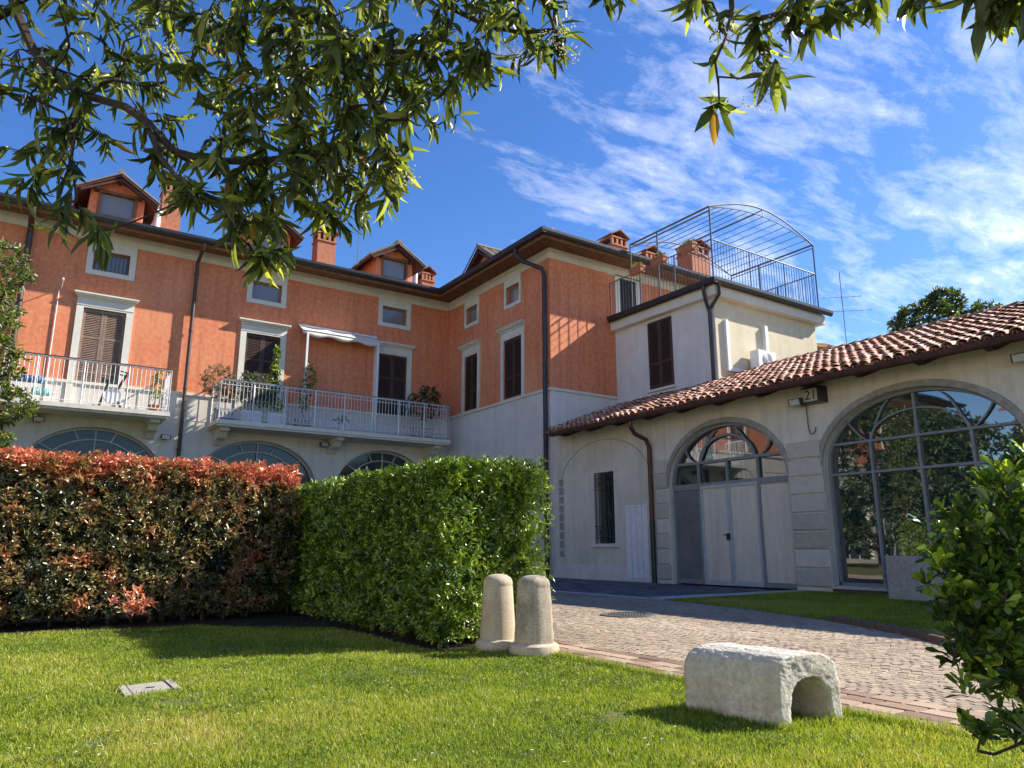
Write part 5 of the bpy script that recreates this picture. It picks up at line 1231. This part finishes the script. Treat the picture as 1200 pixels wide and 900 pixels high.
# terrace pots hung on the rail
for (y, lab) in ((17.05, 'terracotta rail planter with yellow plants nearest the orange wall'), (16.0, 'small terracotta rail planter with green plants between the terrace posts'), (14.75, 'terracotta rail planter with dry plants next to the near terrace corner')):
    shrub('rail_planter', (x0-.16, y, 10.0), [((0, 0, .05), (.12, .30, .10), 1)], 70, lab, LM['yellow'], .06, .02, pot=('box', .10, .28, .22), tb=(.8 if y > 16.5 else .35, .25), group='planters on the terrace rail')
# awning
aw = thing('balcony_awning', (9.15, YL-.7, 4.93), 'cream fabric awning on two white posts over the ornate balcony', 'awning')
for x in (8.0, 10.72):
    mb = MB(); mb.box(x-.035, x+.035, YL-.62, YL-.56, 4.93, 8.52); mb.build('post', MT['white'], aw)
mb = MB(); n = 18; vs = []
for i in range(n+1):
    t = i/n; x = 7.8+3.1*t
    for j in range(7):
        s_ = j/6; vs.append((x, YL-.03-.58*s_, 8.92-.34*s_ - .10*math.sin(math.pi*((t*3) % 1))*math.sin(math.pi*s_)**.5 - .02))
mb.add(vs, [(i*7+j, (i+1)*7+j, (i+1)*7+j+1, i*7+j+1) for i in range(n) for j in range(6)])
vs = []
for i in range(n+1):
    t = i/n; x = 7.8+3.1*t; vs += [(x, YL-.61, 8.56), (x, YL-.62, 8.38+.05*math.cos(t*6*math.pi))]
mb.add(vs, [(2*i, 2*i+2, 2*i+3, 2*i+1) for i in range(n)])
fb = mb.build('canopy', MT['fabric'], aw, smooth=True); so = fb.modifiers.new('thickness', 'SOLIDIFY'); so.thickness = .006
mb = MB(); mb.tube([(7.8, YL-.61, 8.57), (10.9, YL-.61, 8.57)], .025, 6); mb.tube([(7.8, YL-.04, 8.90), (10.9, YL-.04, 8.90)], .04, 8); mb.build('rail', MT['white'], aw)
# laundry-white cloth / panels behind ornate balcony railing
# exercise bicycle on plain balcony
eb = thing('exercise_bike', (2.0, YL-.85, 5.0), 'black and white exercise bike on the plain balcony', 'exercise bike')
X0, Y0, Z0 = 2.0, YL-.85, 5.0
mb = MB(); mb.tube([(X0-.45, Y0, Z0+.05), (X0+.5, Y0, Z0+.05)], .035, 8); mb.tube([(X0-.3, Y0, Z0+.05), (X0-.12, Y0, Z0+.8)], .035, 8); mb.tube([(X0+.3, Y0, Z0+.05), (X0+.1, Y0, Z0+.5), (X0+.35, Y0, Z0+1.1)], .04, 8); mb.tube([(X0-.45, Y0-.22, Z0+.04), (X0-.45, Y0+.22, Z0+.04)], .035, 8); mb.tube([(X0+.5, Y0-.22, Z0+.04), (X0+.5, Y0+.22, Z0+.04)], .035, 8); mb.build('frame', MT['black'], eb)
mb = MB(); mb.tube([(X0+.02, Y0-.06, Z0+.42), (X0+.02, Y0+.06, Z0+.42)], .24, 20); mb.build('flywheel_cover', MT['white'], eb)
mb = MB(); mb.prism([(X0-.3, Z0+.8), (X0+.0, Z0+.82), (X0+.02, Z0+.87), (X0-.15, Z0+.9), (X0-.3, Z0+.92)], lambda a, b_, d: (a, Y0+d, b_), -.1, .1); mb.build('saddle', MT['black'], eb)
mb = MB(); mb.tube([(X0+.35, Y0-.25, Z0+1.12), (X0+.35, Y0+.25, Z0+1.12)], .022, 6); mb.tube([(X0+.35, Y0-.25, Z0+1.12), (X0+.15, Y0-.25, Z0+1.16)], .02, 6); mb.tube([(X0+.35, Y0+.25, Z0+1.12), (X0+.15, Y0+.25, Z0+1.16)], .02, 6); mb.build('handlebar', MT['black'], eb)
# drying rack with a cloth at the left of the plain balcony
dr = thing('drying_rack', (-.1, YL-.8, 5.0), 'folding drying rack with blue and green cloths on the plain balcony', 'drying rack')
mb = MB()
for x in (-.6, .5):
    mb.tube([(x, YL-1.0, 5.0), (x, YL-.45, 5.75)], .012, 5); mb.tube([(x, YL-.45, 5.0), (x, YL-1.0, 5.75)], .012, 5)
for k in range(6): mb.tube([(-.6, YL-1.0+.11*k, 5.75), (.5, YL-1.0+.11*k, 5.75)], .006, 4)
mb.build('rack', MT['white'], dr)
MT['blue'] = plain('blue_cloth', (.10, .20, .35), .8); MT['teal'] = plain('teal_cloth', (.25, .55, .48), .8)
for mt, xa, xb, za in (('blue', -.5, .25, 5.55), ('teal', -.05, .42, 5.20)):
    mb = MB(); vs = []
    yy_ = YL-1.02 if mt == 'blue' else YL-1.06
    for i in range(9):
        x = xa+(xb-xa)*i/8; vs += [(x, yy_+.03*math.sin(i*1.7), za+.2), (x, yy_+.02*math.sin(i*1.7+1)-.01, za-.02)]
    mb.add(vs, [(2*i, 2*i+2, 2*i+3, 2*i+1) for i in range(8)]); c_ = mb.build('cloth', MT[mt], dr, smooth=True); c_.modifiers.new('thickness', 'SOLIDIFY').thickness = .006

# ---- grass
def blades(px_, py_, hmul, wmul, name, z0=0.0):
    n = len(px_); P = np.stack([px_, py_, np.full(n, z0-.004)], 1)
    D = unit(np.stack([rng.normal(size=n)*.62, rng.normal(size=n)*.62, np.ones(n)], 1)); Nn = rdir(n)
    patch = np.array([mnoise.noise(Vector((a*1.1, b_*1.1, 3)))+.6*mnoise.noise(Vector((a*4, b_*4, 1))) for a, b_ in zip(px_[::1], py_[::1])])
    big_ = np.array([mnoise.noise(Vector((a*.45+9, b_*.45, 5))) for a, b_ in zip(px_, py_)])
    t = .50+.30*patch+.38*big_+rng.normal(size=n)*.19; t[rng.random(n) < .03] = .98
    h_ = .032*hmul*(.5+.9*rng.random(n))*(1+.45*patch+.3*big_); w_ = .0042*wmul*(.7+.6*rng.random(n))
    T = (np.array([(0,-.5,0),(0,.5,0),(.55,-.38,.03),(.55,.38,.03),(1,0,-.12)]), [(0,1,3,2),(2,3,4)])
    o = scatter(name, T, P, D, Nn, h_, w_, t, LM['grass']); return o
def visible(x, y, m=.12):
    v_ = np.stack([x, y, np.zeros_like(x)], 1)-CAM; z = v_@FW; a = (v_@RT)/z; b_ = (v_@UP)/z
    return (z > .3) & (np.abs(a) < .7018*(1+m)) & (b_ > -.526*(1+m))
def sample(n, x0, x1, y0, y1, dmax=None):
    x = rng.uniform(x0, x1, n); y = rng.uniform(y0, y1, n); return x, y
x, y = sample(3000000, -1.6, LAWN_X, 1.4, 10.6)
d = np.hypot(x, y); keep = visible(x, y) & (rng.random(len(x)) < np.clip((3.4/d)**1.5, .16, 1)*.42)
x, y, d = x[keep], y[keep], d[keep]
keep = ~((x > 3.2) & (y > 6.0)) & ~((y > 9.72-.1*np.clip(x, 0, 9)) & (x < 2.0)) & ~((x >= 2.0) & (y > 9.4-.8*(x-2.0))) & ~((x > .71) & (x < 1.04) & (y > 5.36+.19*(x-.7)) & (y < 5.69+.19*(x-.7))); x, y, d = x[keep], y[keep], d[keep]
th = np.array([mnoise.noise(Vector((a*1.6+3, b_*1.6, 8)))+.5*mnoise.noise(Vector((a*6, b_*6, 8))) for a, b_ in zip(x, y)])
keep = rng.random(len(x)) > np.clip((th-.33)*3.2, 0, .82); x, y, d = x[keep], y[keep], d[keep]
wm = np.clip(d/3.6, 1, 2.2)
g1 = blades(x, y, 1.0, wm, 'lawn_grass'); tag(g1, 'short sunlit lawn grass with yellowish patches', None, None, 'stuff')
# surrounding lawn outside the picture, sparser
x, y = sample(130000, -6, LAWN_X, -1.5, 9.8); keep = ~visible(x, y); x, y = x[keep], y[keep]
g2 = blades(x, y, 1.1, 2.2, 'lawn_grass'); tag(g2, 'outer lawn grass beside the view', None, None, 'stuff')
# shaded grass patch by the arched window
x, y = sample(420000, 6.5, 14.05, .5, 9.6); pp = [(14.05, 9.58), (9.6, 9.58)] + edge[1:8] + [(14.05, .5)]
import numpy as _n
def inpoly(x, y, poly):
    c = np.zeros(len(x), bool); n = len(poly)
    for i in range(n):
        x1_, y1_ = poly[i]; x2_, y2_ = poly[(i+1) % n]
        if y1_ == y2_: continue
        c ^= ((y1_ > y) != (y2_ > y)) & (x < (x2_-x1_)*(y-y1_)/(y2_-y1_)+x1_)
    return c
keep = inpoly(x-.1, y, pp) & ~inpoly(x, y, [(13.0, 6.42), (13.95, 6.42), (13.95, 7.62), (13.45, 7.68), (13.0, 7.4)]); x, y = x[keep], y[keep]
g3 = blades(x, y, 1.25, 2.4, 'verge_grass'); tag(g3, 'shaded grass verge between driveway and outbuilding', None, None, 'stuff')
# weeds along the paving edge
n = 9000; y = rng.uniform(1.2, 6.0, n); x = LAWN_X-.03+rng.normal(size=n)*.025
g4 = blades(x, y, 1.9, 1.0, 'edge_grass'); tag(g4, 'longer grass tufts along the paver edge', None, None, 'stuff')
# taller tufts round the stones
xs_, ys_ = [], []
for (cx_, cy_, r_) in ((3.865, 5.41, .235), (3.75, 5.81, .215)):
    a = rng.uniform(0, 2*np.pi, 900); q = r_+np.abs(rng.normal(size=900))*.025; xs_.append(cx_+q*np.cos(a)); ys_.append(cy_+q*np.sin(a))
for (p0_, p1_, n_) in ((A_, A_+Lu*Ltr, 1100), (A_, A_+Ru*.08, 160), (A_+Ru*(Wt-.08), A_+Ru*Wt, 160), (A_+Ru*.08, A_+Ru*(Wt-.08), 260), (A_+Lu*Ltr, A_+Lu*Ltr+Ru*Wt, 400)):
    t = rng.random((n_, 1)); q = p0_+(p1_-p0_)*t+rng.normal(size=(n_, 2))*.018; xs_.append(q[:, 0]); ys_.append(q[:, 1])
x = np.concatenate(xs_); y = np.concatenate(ys_); keep = x < LAWN_X+.02; x, y = x[keep], y[keep]
g5 = blades(x, y, 1.7, 1.0, 'tuft_grass'); tag(g5, 'taller grass tufts growing round the bollards and trough', None, None, 'stuff')
# clover and small weeds in patches
x = rng.uniform(-.6, 3.9, 60000); y = rng.uniform(2.3, 9.2, 60000)
pn = np.array([mnoise.noise(Vector((a*2.1, b_*2.1, 11))) for a, b_ in zip(x, y)]); keep = visible(x, y) & (pn > .18) & ~((x > 3.2) & (y > 6.0)) & (rng.random(60000) < .5); x, y = x[keep], y[keep]; n = len(x); k = 3
ang = np.tile(np.arange(k)*2*np.pi/k, n)+np.repeat(rng.random(n)*6, k); P = np.stack([np.repeat(x, k), np.repeat(y, k), np.repeat(rng.uniform(.014, .034, n), k)], 1)
cv = scatter('clover', T_OBO, P, np.stack([np.cos(ang), np.sin(ang), rng.normal(size=n*k)*.25+.15], 1), np.tile([0, 0, 1.], (n*k, 1)), np.full(n*k, .012), np.full(n*k, .011), np.repeat(rng.uniform(.2, .75, n), k), LM['laurel']); tag(cv, 'patches of clover in the lawn', None, None, 'stuff')
# daisies
n = 160; x = rng.uniform(-.2, 3.8, n*3); y = rng.uniform(2.6, 9, n*3); keep = visible(x, y) & (np.array([mnoise.noise(Vector((a, b_, 7))) for a, b_ in zip(x, y)]) > .05); x, y = x[keep][:n], y[keep][:n]; n = len(x)
k = 7; ang = np.tile(np.arange(k)*2*np.pi/k, n); P = np.stack([np.repeat(x, k), np.repeat(y, k), np.full(n*k, .034)], 1); D = np.stack([np.cos(ang), np.sin(ang), np.full(n*k, .15)], 1)
ds = scatter('daisies', T_SM, P, D, np.tile([0, 0, 1.], (n*k, 1)), np.full(n*k, .0085), np.full(n*k, .006), np.ones(n*k), LM['pink']); tag(ds, 'tiny white daisies scattered in the lawn', None, None, 'stuff')
# fallen leaves
for (gx, gy, s_, rz, lab) in [(.02, 3.62, .10, .3, 'largest dry tan leaf lying at the near left of the lawn'), (2.35, 5.9, .07, 1.4, 'dry leaf on the lawn in front of the dark hedge shadow'), (3.2, 5.15, .06, 2.2, 'dry leaf on the lawn just left of the bollards'), (3.35, 4.05, .05, .6, 'dry leaf on the lawn beyond the trough'), (1.2, 9.35, .08, 1.0, 'dry leaf below the low red shoot of the hedge')]:
    T, Fs = T_BIG; a = np.array([math.cos(rz), math.sin(rz), .1]); a /= np.linalg.norm(a); s2 = np.array([-math.sin(rz), math.cos(rz), .25]); s2 /= np.linalg.norm(s2); n2_ = np.cross(a, s2)
    mb = MB(); mb.add([np.array([gx, gy, .035])+a*q[0]*s_+s2*q[1]*s_*.5+n2_*(q[2]*s_*1.2) for q in T], Fs, .7)
    o = mb.build('fallen_leaf', LM['dry'], smooth=True); o.modifiers.new('thickness', 'SOLIDIFY').thickness = .0015
    tag(o, lab, 'leaf', 'fallen leaves on the lawn')
print('objects', len(bpy.data.objects))
